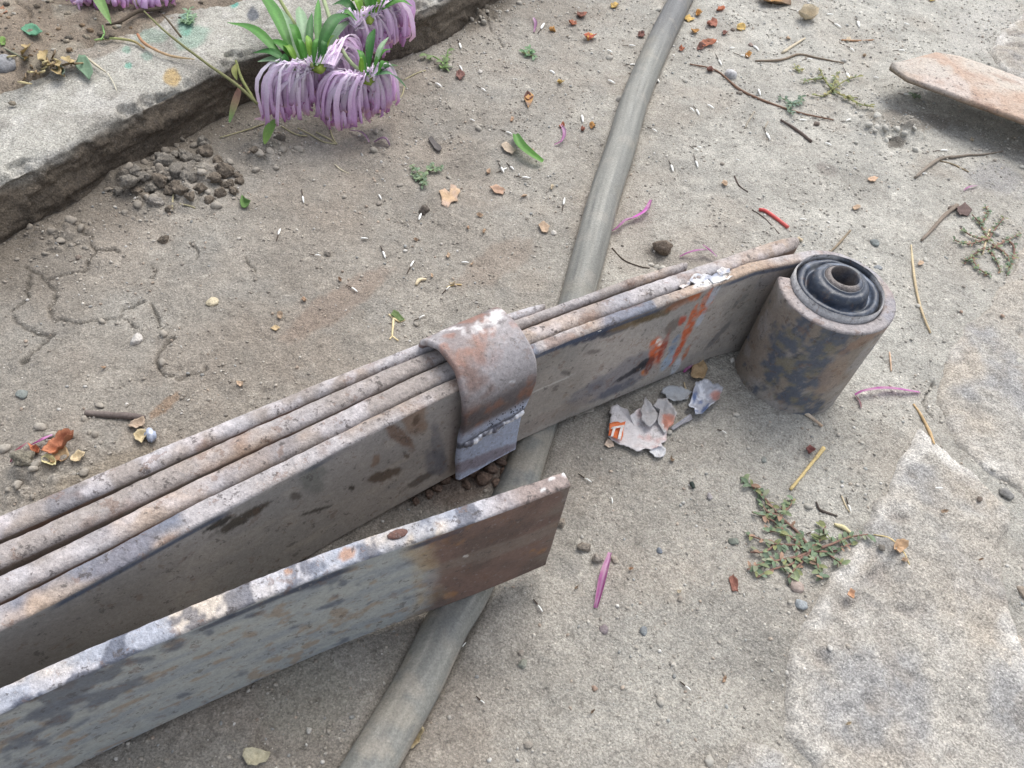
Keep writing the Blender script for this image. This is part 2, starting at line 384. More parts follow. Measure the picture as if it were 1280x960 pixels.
# ------------------------------------------------------------------ kerb with the flower bed behind it
KZ = .037
TOP = UU([(-160,300),(-60,252),(0,222),(70,187),(133,150),(190,123),(260,88),(303,66),(303,66),(303,66),(545,-2),(640,-60),(760,-140)], KZ)[:, :2]
TOP[8] = TOP[7]*.67+TOP[10]*.33; TOP[9] = TOP[7]*.34+TOP[10]*.66
FOOT_OFF = .004
def kerb():
    n = 520; T = smooth(TOP, n); tg = np.gradient(T, axis=0); tg /= np.linalg.norm(tg, axis=1)[:, None]
    nr = np.stack([tg[:, 1], -tg[:, 0]], 1)                # towards the bare soil
    prof = []                                              # (outward, z)
    for z in np.linspace(-.02, KZ-.006, 46): prof.append((FOOT_OFF*(1-z/KZ)-.001, z, 0))
    for a in np.linspace(10, 80, 6): prof.append((-.006+.005*math.cos(math.radians(a)), KZ-.006+.006*math.sin(math.radians(a)), 1))
    for d in np.linspace(.008, .115, 70): prof.append((-d, KZ, 2))
    for z in np.linspace(KZ-.001, .0, 6): prof.append((-.117, z, 3))
    prof = np.array(prof); m = len(prof)
    V = np.zeros((n, m, 3)); V[:, :, :2] = T[:, None]+nr[:, None]*prof[None, :, 0, None]; V[:, :, 2] = prof[None, :, 1]
    Vf = V.reshape(-1, 3).copy(); tp = np.tile(prof[:, 2], n)
    N = np.zeros((n, m, 3)); side = prof[:, 2] == 0; N[:, side, :2] = nr[:, None]; N[:, prof[:, 2] >= 2, 2] = 1
    cor = prof[:, 2] == 1; N[:, cor, :2] = nr[:, None]*.7; N[:, cor, 2] = .7; N = N.reshape(-1, 3)
    sc = Vf*np.array([1, 1, 1.])
    # layered flaking on the side: noise squeezed in height
    q = np.stack([Vf[:, 0]*.35, Vf[:, 1]*.35, Vf[:, 2]*1.6], 1)
    lay = fbm(q, 75, 4, 71); disp = np.where(tp == 0, .0046*lay+.0018*np.abs(fbm(Vf, 150, 4, 73))+.0022*ss(.2, .4, fbm(Vf, 100, 3, 86)), 0)
    disp = np.where(tp == 1, .0036*fbm(Vf, 90, 4, 74)-.0060*ss(.05, .40, fbm(Vf, 50, 4, 75)), disp)
    disp = np.where(tp == 2, .0016*fbm(Vf, 40, 4, 76)+.0007*fbm(Vf, 260, 2, 77)-.0010*ss(.35, .6, fbm(Vf, 120, 3, 80)), disp)
    Vf = Vf+N*disp[:, None]
    c = mixc(np.tile(lin(172, 169, 160), (len(Vf), 1)), lin(152, 148, 140), ss(-.2, .3, fbm(Vf, 30, 4, 78)))
    c = mixc(c, lin(190, 187, 180), .6*ss(.1, .45, fbm(Vf, 85, 4, 79)))
    pk = PR(Vf)
    c *= (1+.14*fbm(Vf, 300, 2, 82))[:, None]
    for x, y, rx, ry, rt, k, s in [(215,97,10,12,0,(178,150,98),.75),(240,48,24,14,20,(110,160,140),.4),(232,30,9,16,0,(100,158,138),.6),(292,4,6,6,0,(90,165,150),.8),
       (160,82,5,4,0,(95,160,140),.7),(158,62,6,5,0,(95,150,130),.5),(190,45,22,10,0,(120,160,140),.35),(316,18,8,9,0,(85,90,100),.8),(183,70,8,6,0,(90,140,125),.4),
       (20,120,40,18,0,(150,148,140),.6),(60,200,60,8,25,(194,190,183),.4),(150,130,30,10,25,(192,188,180),.4),(120,60,60,14,25,(135,122,108),.6),(500,6,40,9,0,(150,143,130),.5)]:
        c = mixc(c, lin(*k), s*blob(pk, x, y, rx, ry, rt, 9)*(tp >= 1))
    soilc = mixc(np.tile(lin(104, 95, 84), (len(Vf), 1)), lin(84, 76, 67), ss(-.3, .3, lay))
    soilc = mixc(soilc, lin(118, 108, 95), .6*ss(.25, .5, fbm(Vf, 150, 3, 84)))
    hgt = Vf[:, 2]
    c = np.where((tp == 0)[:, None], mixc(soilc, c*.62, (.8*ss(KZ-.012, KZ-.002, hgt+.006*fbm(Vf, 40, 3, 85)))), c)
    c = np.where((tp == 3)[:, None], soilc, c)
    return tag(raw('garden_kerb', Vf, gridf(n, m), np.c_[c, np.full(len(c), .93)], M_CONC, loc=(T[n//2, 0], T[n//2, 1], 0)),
        'rough grey concrete kerb with earth-dark side and teal paint specks, along the flower bed', 'kerb')
kerb()
def bedz(P): return KZ+.0015+.0055*fbm(P, 28, 4, 91)+.0018*fbm(P, 130, 3, 92)
def bed():
    T = smooth(TOP, 200); tg = np.gradient(T, axis=0); tg /= np.linalg.norm(tg, axis=1)[:, None]; nr = np.stack([tg[:, 1], -tg[:, 0]], 1)
    d = np.r_[np.linspace(.052, .30, 170), np.linspace(.32, 3, 14)]
    base = np.array([np.interp(np.linspace(0, 1, 420), np.linspace(0, 1, 200), T[:, k]) for k in (0, 1)]).T
    nr = np.array([np.interp(np.linspace(0, 1, 420), np.linspace(0, 1, 200), nr[:, k]) for k in (0, 1)]).T
    V = base[:, None]-nr[:, None]*d[None, :, None]; P = V.reshape(-1, 2)
    dd = np.tile(d, 420); edge = .068+.016*fbm(P, 18, 3, 94)
    z = bedz(P)-.008*ss(edge+.012, edge-.004, dd)
    z -= .003*ss(.0016, .0004, polyd(P, UU([(20,2),(30,12),(38,16),(40,28)], KZ)[:, :2]))
    c = mixc(np.tile(lin(138, 126, 112), (len(P), 1)), lin(112, 102, 90), ss(-.2, .3, fbm(P, 26, 4, 95)))
    c = mixc(c, lin(165, 157, 142), .6*ss(.1, .4, fbm(P, 45, 3, 96))); c *= (1+.22*fbm(P, 230, 3, 97))[:, None]
    tag(raw('flower_bed_soil', np.c_[P, z], gridf(420, len(d)), np.c_[c, np.full(len(P), .95)], M_SOIL, loc=(0, 0, 0)), None, None, kind='structure')
bed()
def KP(px, py, lift=0.0):           # on top of kerb or bed
    p = U(px, py, KZ+.001+lift); return p

# ------------------------------------------------------------------ the leaf spring
def zb_main(x): return .007*math.exp(-((x-650)/230.)**2)
W = .074
def bnd(pts, n, zb=zb_main, lift=0.0): return smooth(np.array([U(x, y, W+zb(x)+lift) for x, y in pts]), n)
def steady(c, w=81):
    h = w//2; a = c[0]-(c[1:h+1]-c[0])[::-1]; b = c[-1]-(c[-h-1:-1]-c[-1])[::-1]
    q = np.vstack([a, c, b]); return np.stack([np.convolve(q[:, k], np.hanning(w+2)[1:-1]/np.hanning(w+2).sum(), 'valid') for k in range(c.shape[1])], 1)
def leaf_mesh(name, cen, thick, zbot, root, paint, rnd_top=.0022, W=W, mats=(M_STEEL, M_EDGE), zslope=0.0, capend=True):
    n = len(cen); tg = np.gradient(cen[:, :2], axis=0); tg /= np.linalg.norm(tg, axis=1)[:, None]
    nr = np.stack([-tg[:, 1], tg[:, 0]], 1)                # to the back
    thick = np.broadcast_to(thick, (n,))
    ring = []                                              # (lateral -1..1 of half thickness, inset, z, zone)
    r = rnd_top
    zs = np.linspace(r, W-r, 64)
    for z in zs: ring.append((-1, 0, z, 0))
    for a in np.linspace(15, 90, 5): ring.append((-1, r*(1-math.cos(math.radians(a))), W-r+r*math.sin(math.radians(a)), 1))
    for a in (-.5, 0, .5): ring.append((a, -1, W, 1))
    for a in np.linspace(90, 15, 5): ring.append((1, r*(1-math.cos(math.radians(a))), W-r+r*math.sin(math.radians(a)), 1))
    for z in np.linspace(W-r, r, 36): ring.append((1, 0, z, 2))
    for a in np.linspace(15, 90, 4): ring.append((1, r*(1-math.cos(math.radians(a))), r-r*math.sin(math.radians(a)), 3))
    for a in np.linspace(90, 15, 4): ring.append((-1, r*(1-math.cos(math.radians(a))), r-r*math.sin(math.radians(a)), 3))
    ring = np.array(ring); m = len(ring)
    h = thick[:, None]/2
    kk = np.minimum(1, h*.82/r); ins = ring[None, :, 1]*kk
    off = np.where(np.abs(ring[None, :, 0]) > .9, ring[None, :, 0]*(h-ins), ring[None, :, 0]*(h-r*kk))
    V = np.zeros((n, m, 3)); V[:, :, :2] = cen[:, None, :2]+nr[:, None]*off[..., None]; V[:, :, 2] = zbot[:, None]+ring[None, :, 2]
    V = V.reshape(-1, 3); zone = np.tile(ring[:, 3], n).astype(int); loc_z = np.tile(ring[:, 2], n); sidx = np.repeat(np.arange(n), m)
    nn = np.repeat(nr, m, 0); dsp = np.where(zone == 1, .00025*fbm(V, 70, 4, 131)+.0003*fbm(V, 300, 2, 132), .00035*fbm(V, 60, 3, 133))
    V[:, 2] += np.where(zone == 1, dsp, 0); V[:, :2] += nn*(dsp*np.where(zone == 0, -1, np.where(zone == 2, 1, .4)))[:, None]
    c = paint(V, zone, loc_z, sidx)
    f = gridf(n, m, True); fz = zone[f[:, 0]]
    c1 = len(V); ends = [(list(range(m)), 0), (list(range((n-1)*m, n*m))[::-1], n-1)]
    faces = [tuple(q) for q in f]; mi = [1 if z in (1, 3) else 0 for z in fz]
    Vx = [V]; cx = [c]; base = len(V)
    for idx, s in ends:                                     # end caps as quads across the thickness
        pts = V[idx]; cen_ = pts.mean(0)[None]; Vx.append(cen_); cx.append(c[idx].mean(0)[None])
        for a in range(m): faces.append((idx[a], idx[(a+1) % m], base)[::-1]); mi.append(0)
        base += 1
    V = np.vstack(Vx); c = np.vstack(cx)
    o = part(name, V, faces, c, mats[0], root); o.data.materials.append(mats[1])
    o.data.polygons.foreach_set('material_index', np.array(mi, np.int32)); return o

spring = thing('leaf_spring', 'rusty pack of four clamped steel spring leaves ending in an eye with a black bushing', 'leaf spring', U(640, 500, 0))
NM = 420
Fb = bnd([(-170,868),(-60,818),(0,789),(67,755),(153,711),(207,680),(350,604),(462,541),(537,505),(571,489),(662,444),(781,396),(909,350),(962,329)], NM)
Gb = bnd([(-170,830),(-60,783),(0,755),(133,685),(213,640),(320,589),(425,540),(571,469),(659,431),(781,387),(906,341),(955,321)], NM)
cenM = steady((Fb+Gb)/2); thM = np.clip(np.linalg.norm((Fb-Gb)[:, :2], axis=1), .0062, .0092)
kern = np.ones(61)/61; thM = np.convolve(np.pad(thM, 30, mode='edge'), kern, 'valid')
EC = np.array([.1668, .3285]); ER = .0290; ETH = .0072
end = cenM[-1, :2]
a0, a1 = math.radians(128), math.radians(128-322)
arc = np.array([EC+ER*np.array([math.cos(a), math.sin(a)]) for a in np.linspace(a0, a1, 150)])
body = smooth(np.vstack([cenM[:-12:14, :2], cenM[-12, :2], arc[0]]), NM)
cen = np.vstack([body, arc[1:]]); N1 = len(cen)
cen = smooth(cen[::6], 640)
th = np.interp(np.linspace(0, 1, 640), [0, .62, .70, 1], [thM[0], thM[-1], ETH, ETH]); th[:400] = np.interp(np.linspace(0, 1, 400), np.linspace(0, 1, NM), thM)
pxx = PR(np.c_[cen, np.full(640, W)])[:, 0]
zbm = np.array([zb_main(x) for x in pxx]); zbm[480:] = zbm[480]*np.linspace(1, .0, 160)*0+.0005
zbm = np.convolve(np.pad(zbm, 20, mode='edge'), np.ones(41)/41, 'valid')
DUST = lin(150, 141, 131); DUSTC = lin(136, 130, 124); BLUEB = lin(52, 60, 74); RUST = lin(128, 84, 60); LILAC = lin(176, 172, 178)
def streak(V, sx, sz, seed, oct=4):
    q = np.stack([V[:, 0]*.7+V[:, 1]*.7, V[:, 2]*1.0, V[:, 0]*.1], 1)*np.array([sx, sz, 1.]); return fbm(q, 1, oct, seed)
def edge_paint(V, c, zone, seed, dark=.5, pale=.5, tan=.4):
    e = zone == 1
    ec = np.tile(lin(150, 141, 135), (len(V), 1))
    ec = mixc(ec, lin(182, 178, 180), pale*ss(-.1, .35, fbm(V, 42, 4, seed)))
    ec = mixc(ec, lin(172, 148, 126), tan*ss(.0, .4, fbm(V, 30, 4, seed+1)))
    ec = mixc(ec, lin(92, 102, 120), dark*ss(.08, .35, fbm(V, 38, 4, seed+2)))
    ec = mixc(ec, lin(120, 88, 68), .5*ss(.2, .5, fbm(V, 60, 4, seed+3)))
    c[e, :3] = ec[e]; c[e, 3] = .7
    return c
def paint_main(V, zone, lz, si):
    pk = PR(V); n = len(V)
    c = mixc(np.tile(lin(168, 160, 153), (n, 1)), lin(152, 147, 142), ss(-.3, .3, fbm(V, 22, 4, 141)))
    c = mixc(c, lin(172, 163, 153), .5*ss(.05, .4, streak(V, 60, 160, 142)))
    c = mixc(c, lin(104, 100, 94), .4*ss(.1, .4, fbm(V, 12, 3, 143)))
    eye = si > 488
    # dark bitumen on eye
    e = eye & (zone == 0)
    c0 = np.c_[c, np.full(n, .8)]
    def pt(x, y, rx, ry, rot, k, s, sd_=0, rag=.45, r=None):
        nonlocal c0
        if ry > rx and rot >= 45: rx, ry = ry, rx
        m = s*blob(pk, x, y, rx, ry, rot, 140+sd_, ragged=rag)
        if sd_ == 7: m = m*(.45+.55*ss(-.22, .02, fbm(V, 330, 4, 177+int(x))+.25*fbm(V, 60, 2, 8)))
        c0[:, :3] = mixc(c0[:, :3], lin(*k), m)
        if r is not None: c0[:, 3] = c0[:, 3]*(1-m)+r*m
    for a in [(520,520,16,30,80,(130,98,68),.6),(500,545,20,9,-40,(110,80,58),.7),(480,595,24,7,20,(84,66,50),.8),(300,650,40,6,30,(70,62,52),.9),(273,655,22,4,28,(50,46,40),.9),
              (525,600,26,4,30,(70,60,52),.7),(545,575,16,22,20,(88,90,100),.6),(548,560,9,30,10,(92,94,104),.5),(392,600,18,18,0,(112,114,108),.6),(370,620,8,5,0,(80,70,60),.7),
              (395,638,22,2,18,(60,54,48),.8),(440,610,4,3,0,(70,62,56),.9),(508,570,4,3,0,(85,70,58),.8),(520,525,8,4,60,(80,62,48),.7),(470,575,6,9,60,(120,88,60),.6),
              (700,430,40,5,18,(60,66,84),.85),(745,418,40,5,22,(58,62,78),.9),(770,412,26,6,22,(50,54,66),.7),(790,402,34,7,18,(120,98,66),.7),(815,395,30,5,20,(88,74,48),.8),
              (740,440,10,3,10,(80,72,70),.6),(775,470,60,14,32,(98,100,112),.55),(790,465,26,3,33,(48,48,54),.9),(805,455,18,4,38,(42,42,48),.9),(770,487,34,5,25,(80,84,98),.7),
              (730,490,30,6,30,(84,88,104),.4),(706,466,6,3,0,(90,86,84),.7),(850,372,30,8,22,(106,82,52),.7),(857,375,26,5,30,(150,84,40),.5),(840,408,16,6,40,(84,70,60),.6),
              (880,352,14,4,20,(224,222,220),.7),(897,420,24,3,48,(70,72,80),.5),(920,380,6,2,50,(70,72,76),.6),(930,372,8,2,50,(70,74,80),.4),(925,385,30,20,50,(138,136,132),.4),(960,350,20,6,30,(120,122,130),.4),
              (690,480,32,1.2,24,(205,200,194),.6,0,.1),(690,520,60,8,25,(125,110,100),.3)]: pt(*a[:5], a[5], a[6], rag=a[8] if len(a) > 7 else .45)
    # printed label scraps stuck to the face
    for x, y, rx, ry, rot, k in [(820,438,9,17,80,(208,98,46)),(829,435,4,24,70,(150,60,40)),(884,376,6,26,60,(200,100,54)),(860,412,5,26,66,(196,94,50)),(847,440,3,20,60,(190,84,44)),
              (806,466,5,4,20,(190,110,50)),(868,368,7,10,50,(180,100,52)),(834,452,5,16,55,(150,168,188)),(843,430,4,15,60,(126,140,160)),(845,458,4,12,60,(190,196,204)),(866,392,3,16,62,(190,100,60)),(876,398,3,14,62,(176,180,188)),(858,440,2,12,62,(176,100,64)),(824,428,4,5,0,(235,228,220)),
              (853,400,4,8,60,(176,80,60)),(812,455,4,14,65,(110,56,46)),(893,366,4,20,60,(176,182,190))]:
        pt(x, y, rx, ry, rot-0, k, .92, 7, .25, .5)
    m = 0
    mm = eye*.85*ss(-.22, .22, fbm(V, 150, 5, 151)*1.7+.95*blob(pk, 1000, 450, 60, 74, -20, 3, ragged=.35)-.58)
    eb = mixc(np.tile(lin(150, 144, 138), (n, 1)), lin(134, 124, 114), ss(-.1, .3, fbm(V, 40, 4, 153)))
    eb = mixc(eb, lin(150, 146, 144), .6*ss(.1, .3, fbm(V, 90, 3, 154)))
    dk = mixc(np.tile(lin(74, 84, 100), (n, 1)), lin(118, 112, 94), .9*ss(.0, .3, fbm(V, 190, 4, 155)))
    dk = mixc(dk, lin(100, 110, 124), .5*ss(.2, .5, fbm(V, 70, 3, 156)))
    ec = mixc(eb, dk, mm)
    ec = mixc(ec, lin(142, 110, 90), .5*eye*blob(pk, 1080, 425, 40, 5, 30, 4))
    ec = mixc(ec, lin(144, 126, 112), .7*eye*blob(pk, 1040, 470, 34, 13, 52, 5))
    # on the eye the outward face is the back zone of the loft
    out = eye & (zone == 2)
    c0 = np.where(eye[:, None] & ((zone == 0) | (zone == 2))[:, None], np.c_[ec, np.full(n, .62)], c0)
    c0 = edge_paint(V, c0, zone, 161, dark=.75, pale=.6, tan=.75)
    ee = eye & (zone == 1)
    c0[ee, :3] = mixc(c0[ee, :3], lin(150, 146, 150), .5); c0[ee, 3] = .5
    c0[:, :3] = np.where(((zone == 1)[:, None]), mixc(c0[:, :3], lin(228, 226, 222), 0+.85*blob(pk, 890, 350, 24, 6, 20, 6)*(lz > .07)), c0[:, :3])
    c0[:, :3] = mixc(c0[:, :3], lin(66, 76, 96), (zone <= 1)*.85*ss(.0022, .0006, np.abs(lz-(W-.0030)))*ss(-.15, .15, fbm(V, 24, 3, 171)))
    return c0
# on the eye the loft's back (zone 2) is the outside, so refine its vertical sampling through zone 2 as well
main_leaf = leaf_mesh('spring_leaf', np.c_[cen, np.zeros(640)], th, zbm, spring, paint_main, rnd_top=.0016)
main_leaf['label'] = 'front spring leaf rolled into a thick eye, scraps of orange label stuck to its face'

def back_leaf(seed, fpts, bpts, n, label, tan, dark, pale, gap=.0005, zlift=0.0, tip=True):
    A = bnd(fpts, n); B = bnd(bpts, n); ce = steady((A+B)/2); t_ = np.linalg.norm((A-B)[:, :2], axis=1)-gap
    t_ = np.clip(t_, .0052, .0098); t_ = np.convolve(np.pad(t_, 20, mode='edge'), np.ones(41)/41, 'valid')
    if tip:
        k = 9; t_[-k:] *= np.sqrt(np.clip(1-((np.arange(k)+.0)/k)**2.2, .03, 1))
    px = PR(ce)[:, 0]; zb = np.array([zb_main(x) for x in px])+zlift
    def pt(V, zone, lz, si):
        c = mixc(np.tile(lin(128, 118, 108), (len(V), 1)), RUST, .5*ss(-.1, .4, fbm(V, 30, 4, seed)))
        c = np.c_[c, np.full(len(V), .8)]; c = edge_paint(V, c, zone, seed+5, dark=dark, pale=pale, tan=tan)
        pk = PR(V); c[:, :3] = mixc(c[:, :3], lin(196, 190, 192), .6*ss(.1, .4, fbm(V, 110, 3, seed+8))*(zone == 1)*pale)
        return c
    o = leaf_mesh('spring_leaf', ce, t_, zb, spring, pt, rnd_top=.0034); o['label'] = label; return o
back_leaf(211, [(-170,828),(0,753),(133,683),(213,639),(320,588),(425,539),(500,501),(571,467),(659,431),(781,386),(850,361),(909,336),(945,324),(975,315),(1001,306)],
               [(-170,786),(0,714),(133,650),(213,611),(320,559),(425,509),(500,475),(571,443),(640,413),(734,376),(809,347),(870,328),(909,319),(950,303),(994,290)], 330,
          'second spring leaf, the one whose rounded tip springs free behind the eye', .5, .3, .6)
back_leaf(233, [(-170,783),(0,711),(133,648),(213,608),(320,556),(425,508),(500,473),(571,441),(640,412),(734,375),(800,350),(860,333)],
               [(-170,742),(0,673),(133,613),(213,577),(320,529),(425,483),(500,451),(571,421),(640,400),(734,366),(800,342),(858,324)], 300,
          'third spring leaf, brown with a short rounded end by the magenta petal', .8, .1, .3)
back_leaf(255, [(-170,740),(0,671),(133,611),(213,575),(320,527),(425,481),(500,451),(571,421),(620,405),(650,396),(682,384)],
               [(-170,705),(0,640),(133,583),(213,550),(320,507),(425,464),(500,436),(571,409),(620,394),(650,386),(680,377)], 280,
          'rearmost spring leaf, grey and ending just past the clamp', .3, .4, .9)

# bushing
def lathe(name, prof, c, z0, root, cf, m, k=72, cen=EC, jitter=.0002, seed=0):
    prof = smooth(np.array(prof), max(24, len(prof)*5)); n = len(prof)
    th_ = np.arange(k)/k*2*np.pi
    V = np.zeros((n, k, 3)); V[:, :, 0] = cen[0]+prof[:, 0, None]*np.cos(th_); V[:, :, 1] = cen[1]+prof[:, 0, None]*np.sin(th_); V[:, :, 2] = z0+prof[:, 1, None]
    V = V.reshape(-1, 3); V += (fbm(V, 120, 3, seed)*jitter)[:, None]
    return part(name, V, gridf(n, k, True), cf(V, np.repeat(prof[:, 0], k)), m, root)
bush = bpy.data.objects.new('bushing', None); C.objects.link(bush); bush.parent = spring
bush.location = [float(v) for v in (np.array([EC[0], EC[1], 0])-np.array(spring.location))]; bush.empty_display_size = .01
def c_rub(V, r):
    c = mixc(np.tile(lin(46, 54, 68), (len(V), 1)), lin(104, 114, 130), .8*ss(.0, .3, fbm(V, 110, 4, 301)))
    c = mixc(c, lin(122, 122, 120), .6*ss(.25, .5, fbm(V, 160, 3, 303)))
    c = mixc(c, lin(24, 26, 30), .8*ss(.0215, .0235, r)); return np.c_[c, np.full(len(V), .38)]
def c_slv(V, r):
    c = mixc(np.tile(lin(176, 174, 174), (len(V), 1)), lin(84, 88, 96), ss(-.0, .3, fbm(V, 60, 4, 305))); c = mixc(c, lin(200, 196, 190), .7*ss(.1, .4, fbm(V, 120, 3, 306)))
    return np.c_[c, np.full(len(V), .5)]
def c_tub(V, r):
    c = mixc(np.tile(lin(120, 112, 108), (len(V), 1)), lin(90, 96, 108), ss(-.1, .3, fbm(V, 70, 4, 307))); return np.c_[c, np.full(len(V), .5)]
lathe('sleeve', [(.0240, -.06), (.0240, -.0006), (.0244, .0002), (.0248, -.0004), (.0250, -.002), (.0250, -.06)], None, W+.0012, bush, c_slv, M_EDGE, seed=5, jitter=.0003)
lathe('rubber', [(.0238, -.0040), (.0233, -.0012), (.0223, .0010), (.0208, .0018), (.0192, .0014), (.0178, -.0012), (.0168, -.0008), (.0161, .0012), (.0154, .0042), (.0140, .0060), (.0118, .0064), (.0100, .0054), (.0100, -.02)], None, W+.0012, bush, c_rub, M_RUB, seed=8, jitter=.0005)
lathe('inner_tube', [(.0106, .0045), (.0104, .0078), (.0098, .0084), (.0082, .0082), (.0077, .0070), (.0077, -.03), (.0077, -.066)], None, W+.0012, bush, c_tub, M_EDGE, seed=9)
k_ = 30; thk = np.arange(k_)/k_*2*np.pi

# clamp round the pack
def clamp():
    root = bpy.data.objects.new('clamp', None); C.objects.link(root); root.parent = spring; root.empty_display_size = .01
    pL, pR = U(575, 487, W+.006), U(663, 444, W+.006)      # top front corner line of the pack at both sides
    t_ = (pR-pL)[:2]; wid = np.linalg.norm(t_); t_ /= wid; nb = np.array([-t_[1], t_[0]])
    prof = [(-.0042, .0110), (-.0038, .016), (-.0032, .024), (-.0030, .032), (-.0032, .040), (-.0038, .050), (-.0046, .060), (-.0046, .070), (-.0022, .0795), (.0045, .0868), (.012, .0890), (.020, .0885), (.0275, .0850), (.0315, .079), (.0325, .066), (.0327, .05), (.0330, .02), (.033, .006)]
    P = smooth(np.array(prof), 150); tg = np.gradient(P, axis=0); tg /= np.linalg.norm(tg, axis=1)[:, None]; nn = np.stack([-tg[:, 1], tg[:, 0]], 1)
    nu = 46; Th = .0034
    us = np.linspace(0, 1, nu)
    def surf(sign):
        V = np.zeros((len(P), nu, 3))
        for j, u in enumerate(us):
            e = min(u, 1-u)*wid; rr = max(0, 1-e/.0012); th2 = Th/2*math.sqrt(max(0.0, 1-rr*rr*.95))
            q = P+nn*(sign*th2)
            V[:, j, :2] = pL[:2]+t_*(u*wid*(1.0))+nb[None]*q[:, 0, None]; V[:, j, 2] = q[:, 1]
        return V
    out, inn = surf(1), surf(-1)
    # ragged torn lower corner on the right, slight waviness
    V = np.concatenate([out, inn[:, ::-1]], 1); n, m = V.shape[:2]; V = V.reshape(-1, 3)
    vi = np.tile(np.r_[us, us[::-1]], n); pi = np.repeat(P[:, 1], m)*1.0; ip = np.repeat(np.arange(n)/n, m); oflag = np.tile(np.r_[np.ones(nu), np.zeros(nu)], n)
    V[:, :2] += t_[None]*((.0016*fbm(np.stack([ip*9, oflag*0], 1), 1, 3, 401)+.0015*ss(.45, .62, ip)+.0003)*(vi-.5)*2*1)[:, None]
    V[:, :2] -= t_[None]*(ss(.85, 1, vi)*ss(.28, .12, ip)*.0035)[:, None]
    V[:, :2] += nb[None]*(.0004*fbm(V, 60, 3, 402))[:, None]; V[:, 2] += .0003*fbm(V, 60, 3, 403)
    pk = PR(V)
    c = mixc(np.tile(lin(152, 147, 148), (len(V), 1)), lin(128, 118, 116), ss(-.2, .3, fbm(V, 40, 4, 404)))
    c = mixc(c, lin(118, 92, 82), .75*ss(-.05, .25, fbm(V, 65, 4, 405)))
    c = mixc(c, lin(222, 218, 218), .8*ss(.06, .34, fbm(V, 150, 4, 406)+.10)*ss(.43, .55, ip)*ss(-.25, .15, fbm(V, 45, 3, 421)))
    c = mixc(c, lin(146, 100, 80), .6*ss(.05, .3, fbm(V, 120, 4, 422))*ss(.36, .5, ip))
    wz = V[:, 2]-.0412-.0025*vi; bl = ss(.016, .005, wz)  # bl: blue-white sheen of the lower front, painted as colour
    c = mixc(c, lin(170, 180, 202), .92*bl); c = mixc(c, mixc(np.tile(lin(78, 70, 72), (len(V), 1)), lin(116, 74, 54), ss(-.05, .25, fbm(V, 110, 4, 432))), .85*ss(.034, .024, wz)*ss(.008, .014, wz))
    c = mixc(c, lin(150, 100, 76), .6*ss(.1, .4, fbm(V, 50, 4, 407))*ss(.36, .42, ip)*ss(.55, .46, ip))
    c = mixc(c, lin(110, 84, 80), .6*blob(pk, 600, 575, 60, 7, 22, 5)); c = mixc(c, lin(222, 218, 216), .5*blob(pk, 605, 405, 24, 9, 15, 5, ragged=.9)*ss(-.2, .1, fbm(V, 260, 3, 431)))
    c = mixc(c, lin(235, 235, 240), .5*blob(pk, 640, 478, 4, 2, 0, 5))
    c = mixc(c, lin(58, 60, 70), .85*ss(.0042, .0022, np.abs(wz+.0004)+.0015*fbm(V, 160, 3, 411)))
    rg = .55-.15*bl
    part('clamp_band', V, [tuple(f) for f in gridf(n, m, True)]+[tuple(range(m)), tuple(range((n-1)*m, n*m))[::-1]], np.c_[c, rg], M_CLAMP, root)
    # weld bead
    k = int(.205*150)
    pts = []
    for u in np.linspace(.03, .93, 60):
        z = .0400+.0025*u+.0010*math.sin(u*23)*.5; q = np.array([np.interp(z, P[:75, 1], P[:75, 0]), z])
        w2 = pL[:2]+t_*(u*wid)+nb*(q[0]-.0013); pts.append([w2[0], w2[1], z])
    pts = np.array(pts); rr = .0015+.0006*np.abs(np.sin(np.linspace(0, 41, 60)))+.0005*vn(pts, 260, 5)
    V, Fq, tt = tube_vf(pts, rr, 10, 3, .0010)
    c = mixc(np.tile(lin(96, 96, 106), (len(V), 1)), lin(240, 240, 245), ss(.0, .25, fbm(V, 160, 3, 412))); 
    part('weld_bead', V, Fq, np.c_[c, np.full(len(V), .28)], M_WELD, root)
    # spatter beads above the weld
    Vs, Fs, b0 = [], [], 0; iv, jf = ico(1)
    for i in range(34):
        u = rnd.uniform(.35, .98); z = .046+rnd.uniform(-.001, .006)+.002*u; r_ = rnd.uniform(.00025, .0005)
        q = np.interp(z, P[:75, 1], P[:75, 0]); w2 = pL[:2]+t_*(u*wid)+nb*(q-.0018)
        Vs.append(iv*r_+np.array([w2[0], w2[1], z])); Fs += [tuple(f+b0) for f in jf]; b0 += len(iv)
    part('weld_spatter', np.vstack(Vs), Fs, np.r_[lin(44, 46, 54), .4], M_WELD, root)['kind'] = 'stuff'
    return root
clamp()

